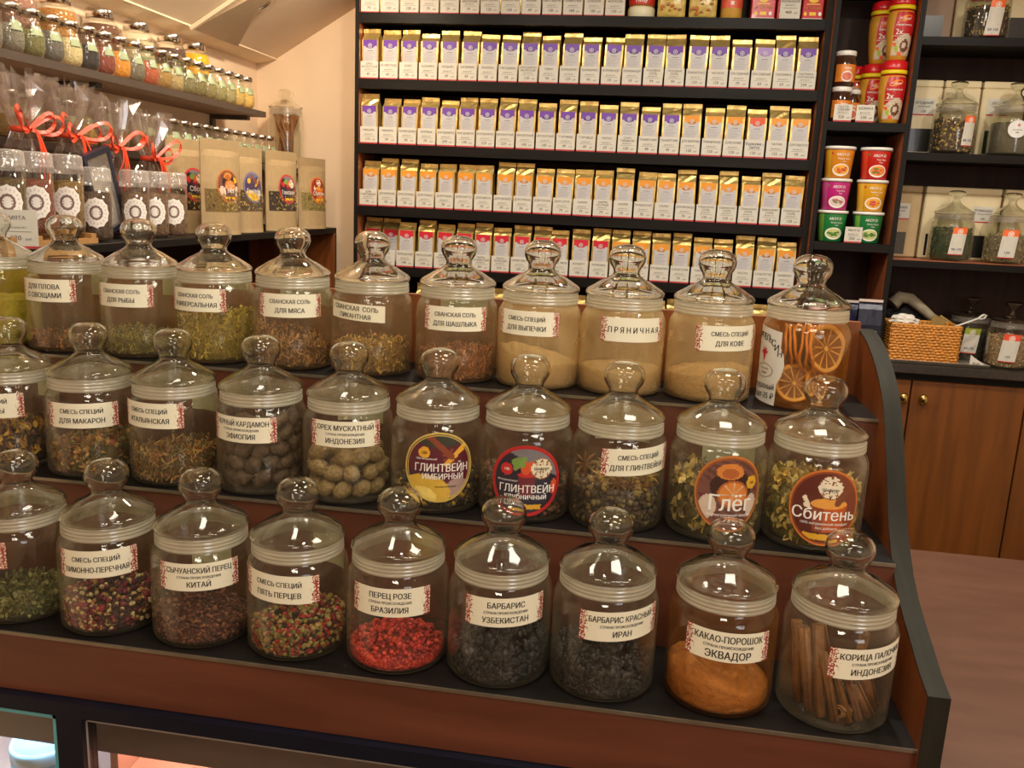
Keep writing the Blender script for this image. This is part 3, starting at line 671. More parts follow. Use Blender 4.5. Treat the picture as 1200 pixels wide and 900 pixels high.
L(t, pc, -9, .099, THREE('ПЕРЕЦ РОЗЕ', 'БРАЗИЛИЯ'))
fill('bright red pink-pepper berries in the jar labelled ПЕРЕЦ РОЗЕ', 'pink_peppercorns', loc, mound(.014, .020, .0), (130, 30, 22), 900, 'ball', ((196, 46, 36), (170, 32, 30), (212, 70, 48), (144, 28, 26)), .0060, 5, SG)
t, loc, pc = jar('F', 6, 'lidded glass jar labelled БАРБАРИС УЗБЕКИСТАН with black shiny berries')
L(t, pc, 7, .103, THREE('БАРБАРИС', 'УЗБЕКИСТАН'), skew=.03)
fill('black dried barberries in the jar labelled УЗБЕКИСТАН', 'dried_barberries', loc, heap(.040, .012, .004, 6), (16, 15, 19), 520, 'bean', ((20, 19, 25), (13, 12, 18), (30, 26, 32), (58, 50, 52)), .0095, 6, SG, rough=.4)
t, loc, pc = jar('F', 7, 'lidded glass jar labelled БАРБАРИС КРАСНЫЙ ИРАН with near-black berries')
L(t, pc, 20, .102, THREE('БАРБАРИС КРАСНЫЙ', 'ИРАН'), skew=.05)
fill('near-black dried red barberries in the jar labelled ИРАН', 'dried_barberries', loc, heap(.036, -.004, .004, 7), (18, 14, 17), 560, 'bean', ((24, 19, 22), (15, 12, 16), (34, 27, 28), (62, 52, 50)), .0085, 7, SG, rough=.4)
t, loc, pc = jar('F', 8, 'lidded glass jar labelled КАКАО-ПОРОШОК ЭКВАДОР with caked cocoa powder', 'glass_cocoa')
L(t, pc, 9, .093, [('КАКАО-ПОРОШОК', .0115, .0095), ('СТРАНА ПРОИСХОЖДЕНИЯ', .0050, .0), ('ЭКВАДОР', .0130, -.0100)], skew=-.02)
def hcoc(x, y):
    d = hypot(x + .006, y + .012); return .034 - .16 * (x + .01) + .018 * math.exp(-((d - .030) / .012) ** 2) - .010 * math.exp(-(d / .014) ** 2) + .003 * noise.noise(Vector((x * 70, y * 70, 1)))
fill('orange-brown caked cocoa powder mounded in the jar labelled КАКАО-ПОРОШОК', 'cocoa_powder', loc, hcoc, (178, 108, 40), 0, seed=8, group=SG, bvar=.16, bscale=120)
t, loc, pc = jar('F', 9, 'lidded glass jar labelled КОРИЦА ПАЛОЧКИ ИНДОНЕЗИЯ with cinnamon sticks, beside the curved side')
L(t, pc, 40, .092, THREE('КОРИЦА ПАЛОЧКИ', 'ИНДОНЕЗИЯ'), skew=.06)
JF9 = loc
# ---- middle step
t, loc, pc = jar('M', 1, 'lidded glass jar of yellow-brown dried leaves, first on the middle step')
L(t, pc, -33, .100, TWO('СМЕСЬ СПЕЦИЙ', 'ДЛЯ ПАСТЫ')); back_label(t, pi - .35, .108)
fill('yellow-brown dried leaves and petals in the first jar of the middle step', 'dried_leaves', loc, heap(.058, .004, .006, 11), (60, 40, 26), 420, 'leaf', ((196, 148, 56), (168, 118, 50), (110, 70, 40), (70, 44, 34), (150, 110, 64)), .014, 11, SG)
t, loc, pc = jar('M', 2, 'lidded glass jar labelled СМЕСЬ СПЕЦИЙ ДЛЯ МАКАРОН with flaky dried vegetables')
L(t, pc, -14, .096, TWO('СМЕСЬ СПЕЦИЙ', 'ДЛЯ МАКАРОН'))
fill('flaky orange, green and brown dried vegetables in the jar labelled ДЛЯ МАКАРОН', 'dried_vegetable_flakes', loc, heap(.046, .006, .005, 12), (88, 70, 38), 480, 'leaf', ((176, 124, 56), (120, 100, 56), (140, 74, 44), (96, 88, 46), (196, 150, 80), (112, 60, 40)), .012, 12, SG)
t, loc, pc = jar('M', 3, 'lidded glass jar labelled СМЕСЬ СПЕЦИЙ ИТАЛЬЯНСКАЯ with brown-green herbs')
L(t, pc, -36, .107, TWO('СМЕСЬ СПЕЦИЙ', 'ИТАЛЬЯНСКАЯ')); back_label(t, pi - .3, .108)
fill('brown and green chopped herbs in the jar labelled ИТАЛЬЯНСКАЯ', 'chopped_herbs', loc, heap(.046, .004, .005, 13), (92, 68, 34), 650, 'shred', ((160, 116, 52), (126, 96, 46), (140, 74, 40), (96, 84, 40), (180, 140, 74)), .009, 13, SG)
t, loc, pc = jar('M', 4, 'lidded glass jar labelled ЧЕРНЫЙ КАРДАМОН ЭФИОПИЯ full of dark pods')
L(t, pc, -28, .098, THREE('ЧЕРНЫЙ КАРДАМОН', 'ЭФИОПИЯ')); JM4 = loc
t, loc, pc = jar('M', 5, 'lidded glass jar labelled ОРЕХ МУСКАТНЫЙ ИНДОНЕЗИЯ with whole nutmegs')
L(t, pc, -5, .104, THREE('ОРЕХ МУСКАТНЫЙ', 'ИНДОНЕЗИЯ')); back_label(t, pi + .02, .112, W=.075); JM5 = loc
t, loc, pc = jar('M', 6, 'lidded glass jar with a round purple and yellow sticker reading ГЛИНТВЕЙН ИМБИРНЫЙ')
sticker(t, pc + radians(3), .069, .050, f_imb, [(92, 28, 42), (70, 30, 50), (212, 170, 60), (236, 206, 110), (56, 58, 48), (206, 178, 90), (226, 168, 50), (136, 66, 40), (170, 140, 130)],
        [('ГЛИНТВЕЙН', .0155, .004, .000, .078, 0), ('ИМБИРНЫЙ', .0115, .006, -.0125, .060, 0), ('100', .0055, -.021, .021, .02, 1), ('100% натуральный', .0040, -.018, .0125, .03, 0), ('состав в описании', .0035, .010, -.027, .03, 1)])
fill('dark mulled-wine spices with yellow ginger bits in the jar labelled ИМБИРНЫЙ', 'mulled_wine_spices', loc, heap(.040, .006, .006, 16), (50, 36, 24), 360, 'chunk', ((60, 44, 30), (84, 62, 38), (196, 150, 52), (44, 32, 24), (104, 80, 40)), .010, 16, SG)
t, loc, pc = jar('M', 7, 'lidded glass jar with a round red-rimmed sticker reading ГЛИНТВЕЙН клубничный')
sticker(t, pc + radians(1.5), .062, .050, f_klub, [(40, 34, 50), (176, 36, 36), (196, 42, 40), (120, 150, 70), (214, 86, 44), (110, 40, 50), (232, 218, 190), (140, 100, 60), (216, 162, 40), (120, 116, 122)],
        [('ГЛИНТВЕЙН', .0150, .002, -.011, .080, 0), ('клубничный', .0115, .000, -.0215, .060, 0), ('100', .0055, -.0275, .0155, .02, 0), ('Шафран', .0055, .021, .018, .025, 1), ('100% натуральный продукт', .0036, -.026, .000, .03, 0)])
fill('dark brown strawberry mulled-wine mix in the jar labelled клубничный', 'mulled_wine_spices', loc, heap(.056, -.004, .006, 17), (54, 34, 26), 380, 'chunk', ((74, 48, 36), (54, 34, 28), (110, 76, 50), (120, 56, 42), (40, 28, 22)), .010, 17, SG)
t, loc, pc = jar('M', 8, 'lidded glass jar labelled ДЛЯ ГЛИНТВЕЙНА with star anise and allspice')
L(t, pc, 26, .101, TWO('СМЕСЬ СПЕЦИЙ', 'ДЛЯ ГЛИНТВЕЙНА'), skew=.05); back_label(t, pi - .05, .118, W=.085)
fill('dark allspice berries, cloves and husks in the jar labelled ДЛЯ ГЛИНТВЕЙНА', 'allspice_mix', loc, heap(.054, -.006, .005, 18), (50, 36, 26), 420, 'ball', ((66, 48, 36), (50, 36, 28), (84, 62, 42), (120, 100, 52)), .0085, 18, SG)
fill('brown star anise pods on top of the berries in the jar labelled ДЛЯ ГЛИНТВЕЙНА', 'star_anise', loc, lambda x, y, h=heap(.054, -.006, .005, 18): h(x, y) + .009, (56, 40, 28), 40, 'star', ((168, 126, 62), (132, 92, 50), (184, 150, 76)), .027, 28, SG, top=.75, R=.0606, base_on=False)
t, loc, pc = jar('M', 9, 'lidded glass jar with a round orange-rimmed sticker reading Глёг')
egg = lambda a: 1 + .06 * sin(a) - .05 * cos(2 * a)
sticker(t, pc + radians(17), .068, .049, f_glog, [(96, 58, 50), (196, 120, 52), (150, 84, 44), (214, 132, 56), (176, 96, 44), (222, 172, 50), (212, 190, 170), (58, 32, 28), (120, 76, 66), (120, 32, 60)],
        [('Глёг', .030, .002, -.010, .06, 0), ('100% натуральный продукт', .0048, .002, -.0265, .07, 0), ('100', .005, .0305, .0175, .02, 1)], shape=egg)
back_label(t, pi - .35, .095, W=.080, H=.05)
fill('green-yellow dried leaves and peel in the jar labelled Глёг', 'dried_peel', loc, heap(.072, -.008, .008, 19), (92, 80, 44), 420, 'leaf', ((214, 176, 92), (166, 138, 82), (134, 112, 64), (230, 198, 120), (100, 80, 52)), .015, 19, SG)
t, loc, pc = jar('M', 10, 'lidded glass jar with a round orange sticker reading Сбитень, beside the curved side')
sticker(t, pc + radians(15), .061, .049, f_sbit, [(92, 36, 28), (206, 118, 48), (140, 66, 36), (230, 160, 70), (190, 88, 32), (234, 222, 196), (126, 70, 44), (220, 166, 40), (124, 64, 44)],
        [('Сбитень', .0215, .000, -.006, .085, 0), ('100% натуральный продукт', .0048, .001, -.0185, .065, 0), ('без добавок', .0048, .004, -.0245, .04, 0), ('Шафран', .0055, .004, .0275, .025, 1)], shape=egg)
fill('yellow-green dried petals and peel in the jar labelled Сбитень', 'dried_petals', loc, heap(.084, -.004, .007, 20), (110, 96, 46), 480, 'leaf', ((222, 182, 84), (186, 154, 80), (152, 130, 68), (236, 204, 114), (114, 96, 54)), .014, 20, SG)
# ---- top step
t, loc, pc = jar('B', 1, 'lidded glass jar full of yellow-green powder, first on the top step', 'glass_green')
L(t, pc, -44, .100, TWO('СМЕСЬ СПЕЦИЙ', 'ДЛЯ СУПА'))
fill('yellow-green ground spice in the first jar of the top step', 'ground_spice', loc, heap(.078, 0, .003, 21), (176, 156, 52), 0, seed=21, group=SG)
t, loc, pc = jar('B', 2, 'lidded glass jar labelled ДЛЯ ПЛОВА С ОВОЩАМИ with orange-brown flakes', 'glass_haze')
L(t, pc, -36, .103, [('ДЛЯ ПЛОВА', .0112, .0065), ('С ОВОЩАМИ', .0112, -.0075)]); back_label(t, pi - .35, .104, W=.045); 
fill('orange-brown pilaf spice flakes in the jar labelled С ОВОЩАМИ', 'pilaf_spice', loc, heap(.024, .004, .005, 22), (110, 70, 36), 480, 'leaf', ((176, 108, 52), (120, 76, 40), (90, 60, 36), (150, 96, 60)), .009, 22, SG)
t, loc, pc = jar('B', 3, 'lidded glass jar labelled СВАНСКАЯ СОЛЬ ДЛЯ РЫБЫ with green herb salt', 'glass_haze')
L(t, pc, -30, .103, TWO('СВАНСКАЯ СОЛЬ', 'ДЛЯ РЫБЫ')); back_label(t, pi - .4, .112, W=.05)
fill('olive-green herb salt in the jar labelled ДЛЯ РЫБЫ', 'herb_salt', loc, heap(.036, -.004, .004, 23), (104, 90, 40), 700, 'shred', ((144, 124, 50), (116, 100, 42), (92, 80, 38), (170, 146, 68)), .006, 23, SG)
t, loc, pc = jar('B', 4, 'lidded glass jar labelled УНИВЕРСАЛЬНАЯ filled high with yellow-green herbs', 'glass_haze')
L(t, pc, -32, .104, TWO('СВАНСКАЯ СОЛЬ', 'УНИВЕРСАЛЬНАЯ')); back_label(t, pi - .1, .122, W=.05, H=.025)
fill('yellow-green herb salt in the jar labelled УНИВЕРСАЛЬНАЯ', 'herb_salt', loc, heap(.076, .006, .004, 24), (138, 112, 32), 900, 'shred', ((190, 156, 46), (158, 130, 38), (130, 106, 34), (210, 180, 74)), .008, 24, SG)
t, loc, pc = jar('B', 5, 'lidded glass jar labelled СВАНСКАЯ СОЛЬ ДЛЯ МЯСА with brown shreds', 'glass_haze')
L(t, pc, -5, .104, TWO('СВАНСКАЯ СОЛЬ', 'ДЛЯ МЯСА')); back_label(t, pi, .112, W=.095)
fill('reddish-brown shredded meat salt in the jar labelled ДЛЯ МЯСА', 'spiced_salt', loc, heap(.050, -.018, .004, 25), (120, 76, 38), 800, 'shred', ((168, 110, 56), (130, 80, 42), (100, 62, 36), (190, 136, 74)), .009, 25, SG)
t, loc, pc = jar('B', 6, 'lidded glass jar with a hand-lettered strip reading СВАНСКАЯ СОЛЬ ПИКАНТНАЯ', 'glass_haze')
L(t, pc, -25, .102, [('СВАНСКАЯ  СОЛЬ', .0100, .0058), ('ПИКАНТНАЯ', .0100, -.0062)], W=.098, H=.026, mats=('paper_plain', 'ink'), skew=-.06)
fill('yellow-brown shredded salt in the jar with the hand-lettered strip', 'spiced_salt', loc, heap(.048, .004, .005, 26), (140, 100, 44), 850, 'shred', ((190, 142, 60), (150, 108, 48), (206, 160, 76), (120, 84, 44)), .008, 26, SG)
t, loc, pc = jar('B', 7, 'lidded glass jar labelled СВАНСКАЯ СОЛЬ ДЛЯ ШАШЛЫКА with rust-brown shreds', 'glass_haze')
L(t, pc, -3, .101, TWO('СВАНСКАЯ СОЛЬ', 'ДЛЯ ШАШЛЫКА')); back_label(t, pi, .112, W=.085)
fill('rust-brown shredded salt in the jar labelled ДЛЯ ШАШЛЫКА', 'spiced_salt', loc, heap(.044, .004, .005, 27), (136, 76, 36), 850, 'shred', ((176, 104, 50), (146, 80, 40), (196, 128, 66), (110, 62, 36)), .0075, 27, SG)
t, loc, pc = jar('B', 8, 'powder-dusted glass jar labelled СМЕСЬ СПЕЦИЙ ДЛЯ ВЫПЕЧКИ, first of three with beige powder', 'glass_beige')
L(t, pc, -19, .102, TWO('СМЕСЬ СПЕЦИЙ', 'ДЛЯ ВЫПЕЧКИ'))
fill('beige baking spice powder in the jar labelled ДЛЯ ВЫПЕЧКИ', 'ground_spice', loc, heap(.046, -.012, .003, 31), (186, 146, 88), 0, seed=31, group=SG, bvar=.1)
t, loc, pc = jar('B', 9, 'powder-dusted glass jar labelled ПРЯНИЧНАЯ, middle of the three with beige powder', 'glass_beige')
L(t, pc, 17, .102, [('П Р Я Н И Ч Н А Я', .0118, 0)], H=.036); back_label(t, pi - .5, .100, W=.04, H=.045)
fill('beige gingerbread spice powder in the jar labelled ПРЯНИЧНАЯ', 'ground_spice', loc, heap(.036, .0, .003, 32), (182, 142, 84), 0, seed=32, group=SG, bvar=.1)
t, loc, pc = jar('B', 10, 'powder-dusted glass jar labelled СМЕСЬ СПЕЦИЙ ДЛЯ КОФЕ, beside the jar of orange slices', 'glass_beige')
L(t, pc, 27, .099, TWO('СМЕСЬ СПЕЦИЙ', 'ДЛЯ КОФЕ'), skew=.02)
fill('tan coffee spice powder in the jar labelled ДЛЯ КОФЕ', 'ground_spice', loc, heap(.042, .006, .003, 33), (184, 138, 74), 0, seed=33, group=SG, bvar=.12)
t, loc, pc = jar('B', 11, 'glass jar of dried orange slices with a white hand-lettered tag reading АПЕЛЬСИН', 'glass_amber_light')
JB11 = loc
# white hand-lettered tag with a rounded side, a red flower and a small oval stamp
ph = pc + radians(-47); a = cyl(RB + .0005, ph); b = cyl(RB + .0001, ph); mb = MB()
ol = [(-.026, .000), (.019, -.004), (.020, .030), (.026, .042), (.029, .058), (.027, .072), (.021, .083), (.021, .106), (-.026, .112)]
pts = []
for k in range(len(ol)):
    p, q = ol[k], ol[(k + 1) % len(ol)]
    for u in range(6): pts.append((p[0] + (q[0] - p[0]) * u / 6, p[1] + (q[1] - p[1]) * u / 6))
n = len(pts); zo = .006; ctr = (-.002, .055); rings = 6; vs = [a(ctr[0], ctr[1] + zo)]
for k in range(1, rings + 1): vs += [a(ctr[0] + (p[0] - ctr[0]) * k / rings, ctr[1] + (p[1] - ctr[1]) * k / rings + zo) for p in pts]
fs = [(0, 1 + i, 1 + (i + 1) % n) for i in range(n)]
for k in range(rings - 1): fs += [(1 + k * n + i, 1 + (k + 1) * n + i, 1 + (k + 1) * n + (i + 1) % n, 1 + k * n + (i + 1) % n) for i in range(n)]
mb.add(vs, fs); p = mb.obj('label', M['paper_white'], t)
f = cyl(RB + .0009, ph); tx = MB(); g = lambda s, z: f(s, z + zo)
for k, ch in enumerate('АПЕЛЬСИН'):
    an = .55 - k * .16; s0, z0 = -.024 + k * .0062, .090 - .30 * max(0, k - 3) ** 2 * .0035 - .001 * k
    tx.text(ch, .0128, s0 + .001, z0 + .008, 0, mapf=g)
tx.text('сушеный', .0125, -.004, .0235, 0, mapf=g, wmax=.042); tx.text('1шт-35 ₽', .0125, -.004, .0095, 0, mapf=g, wmax=.043)
fl = [(0, -.012), (.0035, .000), (.0085, .004), (.0040, .0050), (.0055, .0105), (.0012, .0065), (0, .0125), (-.0012, .0065), (-.0055, .0105), (-.0040, .0050), (-.0085, .004), (-.0035, .000)]
tx.add([g(-.010 + x, .070 + z) for x, z in fl] + [g(-.010, .072)], [(12, i, (i + 1) % 12) for i in range(12)], 1)
for rr in (1., ): 
    o = len(tx.v); N = 36
    tx.add([g(-.007 + .0185 * q * cos(2 * pi * i / N), .046 + .0105 * q * sin(2 * pi * i / N)) for q in (1, .93) for i in range(N)], [(i, (i + 1) % N, N + (i + 1) % N, N + i) for i in range(N)], 2)
tx.text('Русские', .0045, -.007, .049, 2, mapf=g); tx.text('корни', .0045, -.007, .043, 2, mapf=g)
tx.obj('lettering', [M['ink'], M['red_ink'], mat('brown_ink', (110, 70, 50), .6, var=0)], p)
# ---- countable contents
def nutmeg_mesh(sd):
    mb = MB(); V, F = ICO2
    mb.add([(v[0] * .0118 * (1 + .05 * noise.noise(Vector(v) * 4 + Vector((sd, 0, 0)))), v[1] * .0118 * (1 + .05 * noise.noise(Vector(v) * 4 + Vector((0, sd, 0)))), v[2] * .0158 * (1 + .06 * noise.noise(Vector(v) * 3 + Vector((sd, sd, 0))))) for v in V], F, 0, True)
    return mb.mesh('nutmeg', [mat('nutmeg_shell', (150, 122, 80), .6, var=.35, scale=170, bump=.35)])
NM = [nutmeg_mesh(i) for i in range(4)]; rnd = random.Random(5); pc5 = atan2(CAM.x - JM5[0], JM5[1] - CAM.y); k = 0
def nut(x, y, z, r3):
    global k
    o = link('nutmeg', NM[k % 4], None, (JM5[0] + x, JM5[1] + y, JM5[2] + z)); o.rotation_euler = r3; k += 1
    tag(o, 'tan whole nutmeg in the jar labelled ОРЕХ МУСКАТНЫЙ', 'nutmeg', 'nutmegs in the jar')
for lay, (zz, n0) in enumerate(((.0195, 11), (.0425, 11), (.0640, 9))):
    for q in range(n0):
        if lay == 2 and q in (2, 6): continue
        a = pc5 + 2 * pi * (q + (lay % 2) * .5) / 11 - 1.9 + rnd.uniform(-.05, .05); r = .0470 - .003 * (lay == 2)
        nut(r * sin(a), -r * cos(a), zz + rnd.uniform(-.002, .002), (rnd.uniform(-.7, .7), rnd.uniform(.7, 2.2), a + rnd.uniform(-.6, .6)))
    for q in range(4):
        a = q * pi / 2 + lay * .8; r = .0185; nut(r * sin(a), -r * cos(a), zz + .002, (rnd.uniform(-.7, .7), rnd.uniform(.7, 2.2), a))
def pod_mesh(sd):
    mb = MB(); n, K = 21, 9; rnd = random.Random(sd)
    prof = [(0, -.019)] + [(.0112 * sin(pi * (k / K)) ** .7 * (1 + .06 * rnd.uniform(-1, 1)), -.019 + .035 * k / K) for k in range(1, K)] + [(.0018, .0165), (.0012, .021), (0, .0225)]
    mb.lathe(prof, n); mb.v = [(x * (1 + .10 * cos(7 * atan2(y, x + 1e-9))), y * (1 + .10 * cos(7 * atan2(y, x + 1e-9))), z) for x, y, z in mb.v]
    return mb.mesh('cardamom_pod', [mat('cardamom_husk', (88, 64, 46), .65, var=.45, scale=140, bump=.4)])
PM = [pod_mesh(i) for i in range(4)]; pc4 = atan2(CAM.x - JM4[0], JM4[1] - CAM.y); k = 0
def pod(x, y, z, r3):
    global k
    o = link('cardamom_pod', PM[k % 4], None, (JM4[0] + x, JM4[1] + y, JM4[2] + z)); o.rotation_euler = r3; k += 1
    tag(o, 'dark ribbed cardamom pod in the jar labelled ЧЕРНЫЙ КАРДАМОН', 'cardamom pod', 'black cardamom pods in the jar')
for lay in range(5):
    for q in range(11):
        a = pc4 + 2 * pi * (q + (lay % 2) * .5) / 11 + rnd.uniform(-.06, .06); r = .0465
        if lay == 4 and q % 3 == 0: continue
        pod(r * sin(a), -r * cos(a), .0220 + lay * .0215 + rnd.uniform(-.002, .002), (0, rnd.choice((-1, 1)) * rnd.uniform(.5, 1.5), a + rnd.uniform(-.15, .15)))
for q in range(5):
    a = q * 2 * pi / 5; pod(.018 * sin(a), -.018 * cos(a), .092 + .004 * (q % 2), (1.4, rnd.uniform(-1, 1), a))
def scroll(length, r, mb=None, th=.0016):
    """a rolled bark stick: two facing curls"""
    mb = MB(); N = 26; vs = []
    def sp(u): a = .5 + u * 8.2; rr = r * (1 - .42 * u); return rr * cos(a), rr * sin(a)
    for z in (0, length):
        for u in range(N):
            x, y = sp(u / (N - 1)); d = hypot(x, y); vs.append((x, y, z)); vs.append((x * (1 - th / d), y * (1 - th / d), z))
    fs = []
    for u in range(N - 1):
        a, b, c, d = 2 * u, 2 * u + 2, 2 * N + 2 * u + 2, 2 * N + 2 * u
        fs += [(a, b, c, d), (a + 1, d + 1, c + 1, b + 1), (a, a + 1, b + 1, b), (d, c, c + 1, d + 1)]
    fs += [(0, 2 * N, 2 * N + 1, 1), (2 * N - 2, 2 * N - 1, 4 * N - 1, 4 * N - 2)]
    mb.add(vs, fs, 0, True); return mb.mesh('cinnamon_stick', [mat('cinnamon_bark', (134, 84, 40), .6, var=.25, scale=90, bump=.3)])
def stick(base, tip, r, label, group, off):
    d = Vector(tip) - Vector(base); o = link('cinnamon_stick', scroll(d.length, r), None, Vector(base) + Vector(off)); o.rotation_euler = d.to_track_quat('Z', 'Y').to_euler(); tag(o, label, 'cinnamon stick', group)
CJ = 'in the jar labelled КОРИЦА ПАЛОЧКИ'
for b, tp, r, lb in (((-.030, -.030, .008), (-.046, -.020, .108), .0085, 'tall cinnamon stick with an open rolled top ' + CJ), ((-.040, -.012, .008), (-.050, .004, .104), .008, 'tall cinnamon stick against the glass, behind the first, ' + CJ),
    ((-.020, -.040, .008), (-.030, -.018, .112), .0082, 'tall dark cinnamon stick leaning inward ' + CJ), ((-.004, -.046, .008), (-.024, -.036, .086), .006, 'thin cinnamon stick split open along its length ' + CJ),
    ((.012, -.046, .008), (-.012, -.030, .074), .0056, 'thin curled cinnamon stick in the middle ' + CJ), ((.024, -.040, .009), (.004, -.034, .066), .0058, 'narrow cinnamon stick with a double-rolled end ' + CJ),
    ((.038, -.030, .010), (.012, -.040, .056), .0075, 'fat cinnamon stick pointing at the glass under the label ' + CJ), ((.046, -.010, .010), (.028, -.032, .060), .0078, 'fat cinnamon stick beside the label edge ' + CJ),
    ((.030, -.020, .009), (-.002, -.048, .020), .0085, 'low cinnamon stick lying with its round end outward ' + CJ), ((.006, .02, .008), (-.020, .010, .098), .007, 'cinnamon stick standing behind the others ' + CJ),
    ((.03, .03, .008), (.036, .02, .09), .007, 'cinnamon stick standing at the back ' + CJ)):
    stick(b, tp, r, lb, 'cinnamon sticks in the front jar', JF9)
def slice_mesh(sd, R=.037):
    """dried orange slice: peel rim, pale pith, wedge membranes and dark flesh"""
    mb = MB(); na, rr = 64, (0, .10, .22, .4, .6, .8, .88, .95, 1.); rnd = random.Random(sd); N = len(rr)
    wv = lambda a, r: .0022 * sin(2 * a + sd) * r * r + .0010 * sin(5 * a + sd * 2) * r
    for side in (1, -1):
        o = len(mb.v); mb.v.append((0, 0, side * .0012))
        for k in range(1, N):
            for i in range(na): a = 2 * pi * i / na; mb.v.append((R * rr[k] * cos(a), R * rr[k] * sin(a), wv(a, rr[k]) + side * (.0013 if k < 6 else .0022 if k < N - 1 else .0012)))
        for k in range(N - 1):
            for i in range(na):
                j = (i + 1) % na; f = (o, o + 1 + i, o + 1 + j) if k == 0 else (o + 1 + (k - 1) * na + i, o + 1 + k * na + i, o + 1 + k * na + j, o + 1 + (k - 1) * na + j)
                mem = (i % 6) == 0
                mi = 2 if k == N - 2 else 1 if k in (5, 6) or k == 0 or (mem and k < 6) else 0
                mb.f.append(f if side > 0 else f[::-1]); mb.mi.append(mi); mb.sm.append(True)
    a0 = 1 + (N - 2) * na; b0 = len(mb.v) // 2 + a0
    for i in range(na): j = (i + 1) % na; mb.f.append((a0 + j, a0 + i, b0 + i, b0 + j)); mb.mi.append(2); mb.sm.append(True)
    return mb.mesh('orange_slice', [mat('dried_orange_flesh', (152, 92, 36), .4, var=.3, scale=120, trans=.3), mat('orange_pith', (230, 178, 92), .55, var=.12, scale=90), mat('orange_peel', (214, 124, 22), .5, var=.12, scale=200)])
SM = [slice_mesh(i) for i in range(4)]
OJ = 'in the jar tagged АПЕЛЬСИН'
pcb = atan2(CAM.x - JB11[0], JB11[1] - CAM.y)
SL = [(.028, -.018, .088, 34, 80, 1., 'dried orange slice facing outward with visible wedges')]
for q, (x, y) in enumerate(((.014, -.020), (.006, -.019), (-.002, -.017), (-.010, -.014), (-.018, -.010), (-.026, -.005))):
    SL.append((x, y, .086 + .003 * (q % 2), 66 + 2 * q, 82 + 2 * (q % 3), .96 - .02 * q, 'upright dried orange slice, %s behind the outward-facing one' % ORD[q]))
SL += [(-.014, -.034, .036, 6, 74, .78, 'dried orange slice low against the front glass'), (.020, -.024, .034, 46, 80, .74, 'dried orange slice low behind the front jar knob')]
for q, (x, y) in enumerate(((.006, .000), (-.004, .004), (-.016, .006), (.020, .010))): SL.append((x, y, .040, 60 + 5 * q, 84, .84, 'dried orange slice, %s from the front of the lower layer' % ORD[q]))
for q, (x, y) in enumerate(((.020, .026), (.004, .030), (-.012, .030))): SL.append((x, y, .086, 50 + 6 * q, 84, .8, 'dried orange slice, %s from the curved side at the back' % ORD[q]))
for i, (x, y, z, yaw, tilt, s, lb) in enumerate(SL):
    o = link('dried_orange_slice', SM[i % 4], None, (JB11[0] + x, JB11[1] + y, JB11[2] + z)); o.rotation_euler = (radians(tilt), 0, radians(yaw)); o.scale = (s, s, s)
    tag(o, lb + ' ' + OJ, 'orange slice', 'dried orange slices in the jar')
# ================================================================ wall shelving with the foil pouches
def P_(mb, name, mats, root): o = mb.obj(name, mats, root); o.location = -root.location; return o
def upright(root, x0, x1, y0, y1, z0, z1, name='side_panel', inner='wood_side'):
    mb = MB(); mb.box((x0, y0 + .003, z0), (x1, y1, z1), 0); mb.box((x0, y0, z0), (x1, y0 + .003, z1), 1); return P_(mb, name, [M[inner], M['wenge_v']], root)
BZ = [1.180, .968, .754, .542, .335, .115]
SY0, SY1 = 1.988, 2.185
un = thing('shelf_unit', 'tall dark shelving unit packed with rows of gold foil pouches', 'shelving', (-.11, 2.09, FZ))
upright(un, -.874, -.860, SY0, SY1, FZ, 1.60); upright(un, .654, .671, SY0, SY1, FZ, 1.60)
P_(MB().box((-.860, 2.172, FZ), (.654, 2.184, 1.60)), 'back_panel', M['wenge_back'], un)
for z in BZ + [1.42, -.40]: P_(MB().box((-.8595, SY0, z - .032), (.6535, 2.171, z)), 'shelf', M['wenge'], un)
HW = [.0290, .0315, .0318, .0318, .0322, .0325, .0325]
def pouch_mesh(sd):
    rnd = random.Random(sd); h = .159 + rnd.uniform(-.010, .008); mb = MB(); j = lambda a: rnd.uniform(-a, a)
    secs = [(0, .004, .041, .0270), (.008, 0, .045, .0292), (.070, -.001, .046, .0298), (.126, .000, .045, .0298), (h - .030, .006, .038, .0300), (h - .020, .0135, .030, .0303), (h - .013, .0195, .0235, .0305), (h - .0125, .0185, .0245, .0305), (h, .0190, .0240, .0305)]
    N = 12; vs = []
    for k, (z, yf, yb, hw) in enumerate(secs):
        ym = (yf + yb) / 2; gus = .006 if 1 < k < 6 else 0
        ring = [(-hw, yf), (-hw * .5, yf), (0, yf), (hw * .5, yf), (hw, yf), (hw - gus, ym), (hw, yb), (hw * .5, yb), (0, yb), (-hw * .5, yb), (-hw, yb), (-hw + gus, ym)]
        am = .0022 if k in (4, 5) else (.0006 if k < 8 else .0008)
        for x, y in ring: vs.append((x + j(am * .5), y + j(am), z + (j(.002) if k in (4, 5) else 0)))
    fs = [tuple(range(N - 1, -1, -1)), tuple(range((len(secs) - 1) * N, len(secs) * N))]
    for k in range(len(secs) - 1):
        for i in range(N): q = (i + 1) % N; fs.append((k * N + i, k * N + q, (k + 1) * N + q, (k + 1) * N + i))
    mb.add(vs, fs, 0); return mb.mesh('foil_pouch', [M['gold_foil']])
POUCH = [pouch_mesh(i) for i in range(7)]
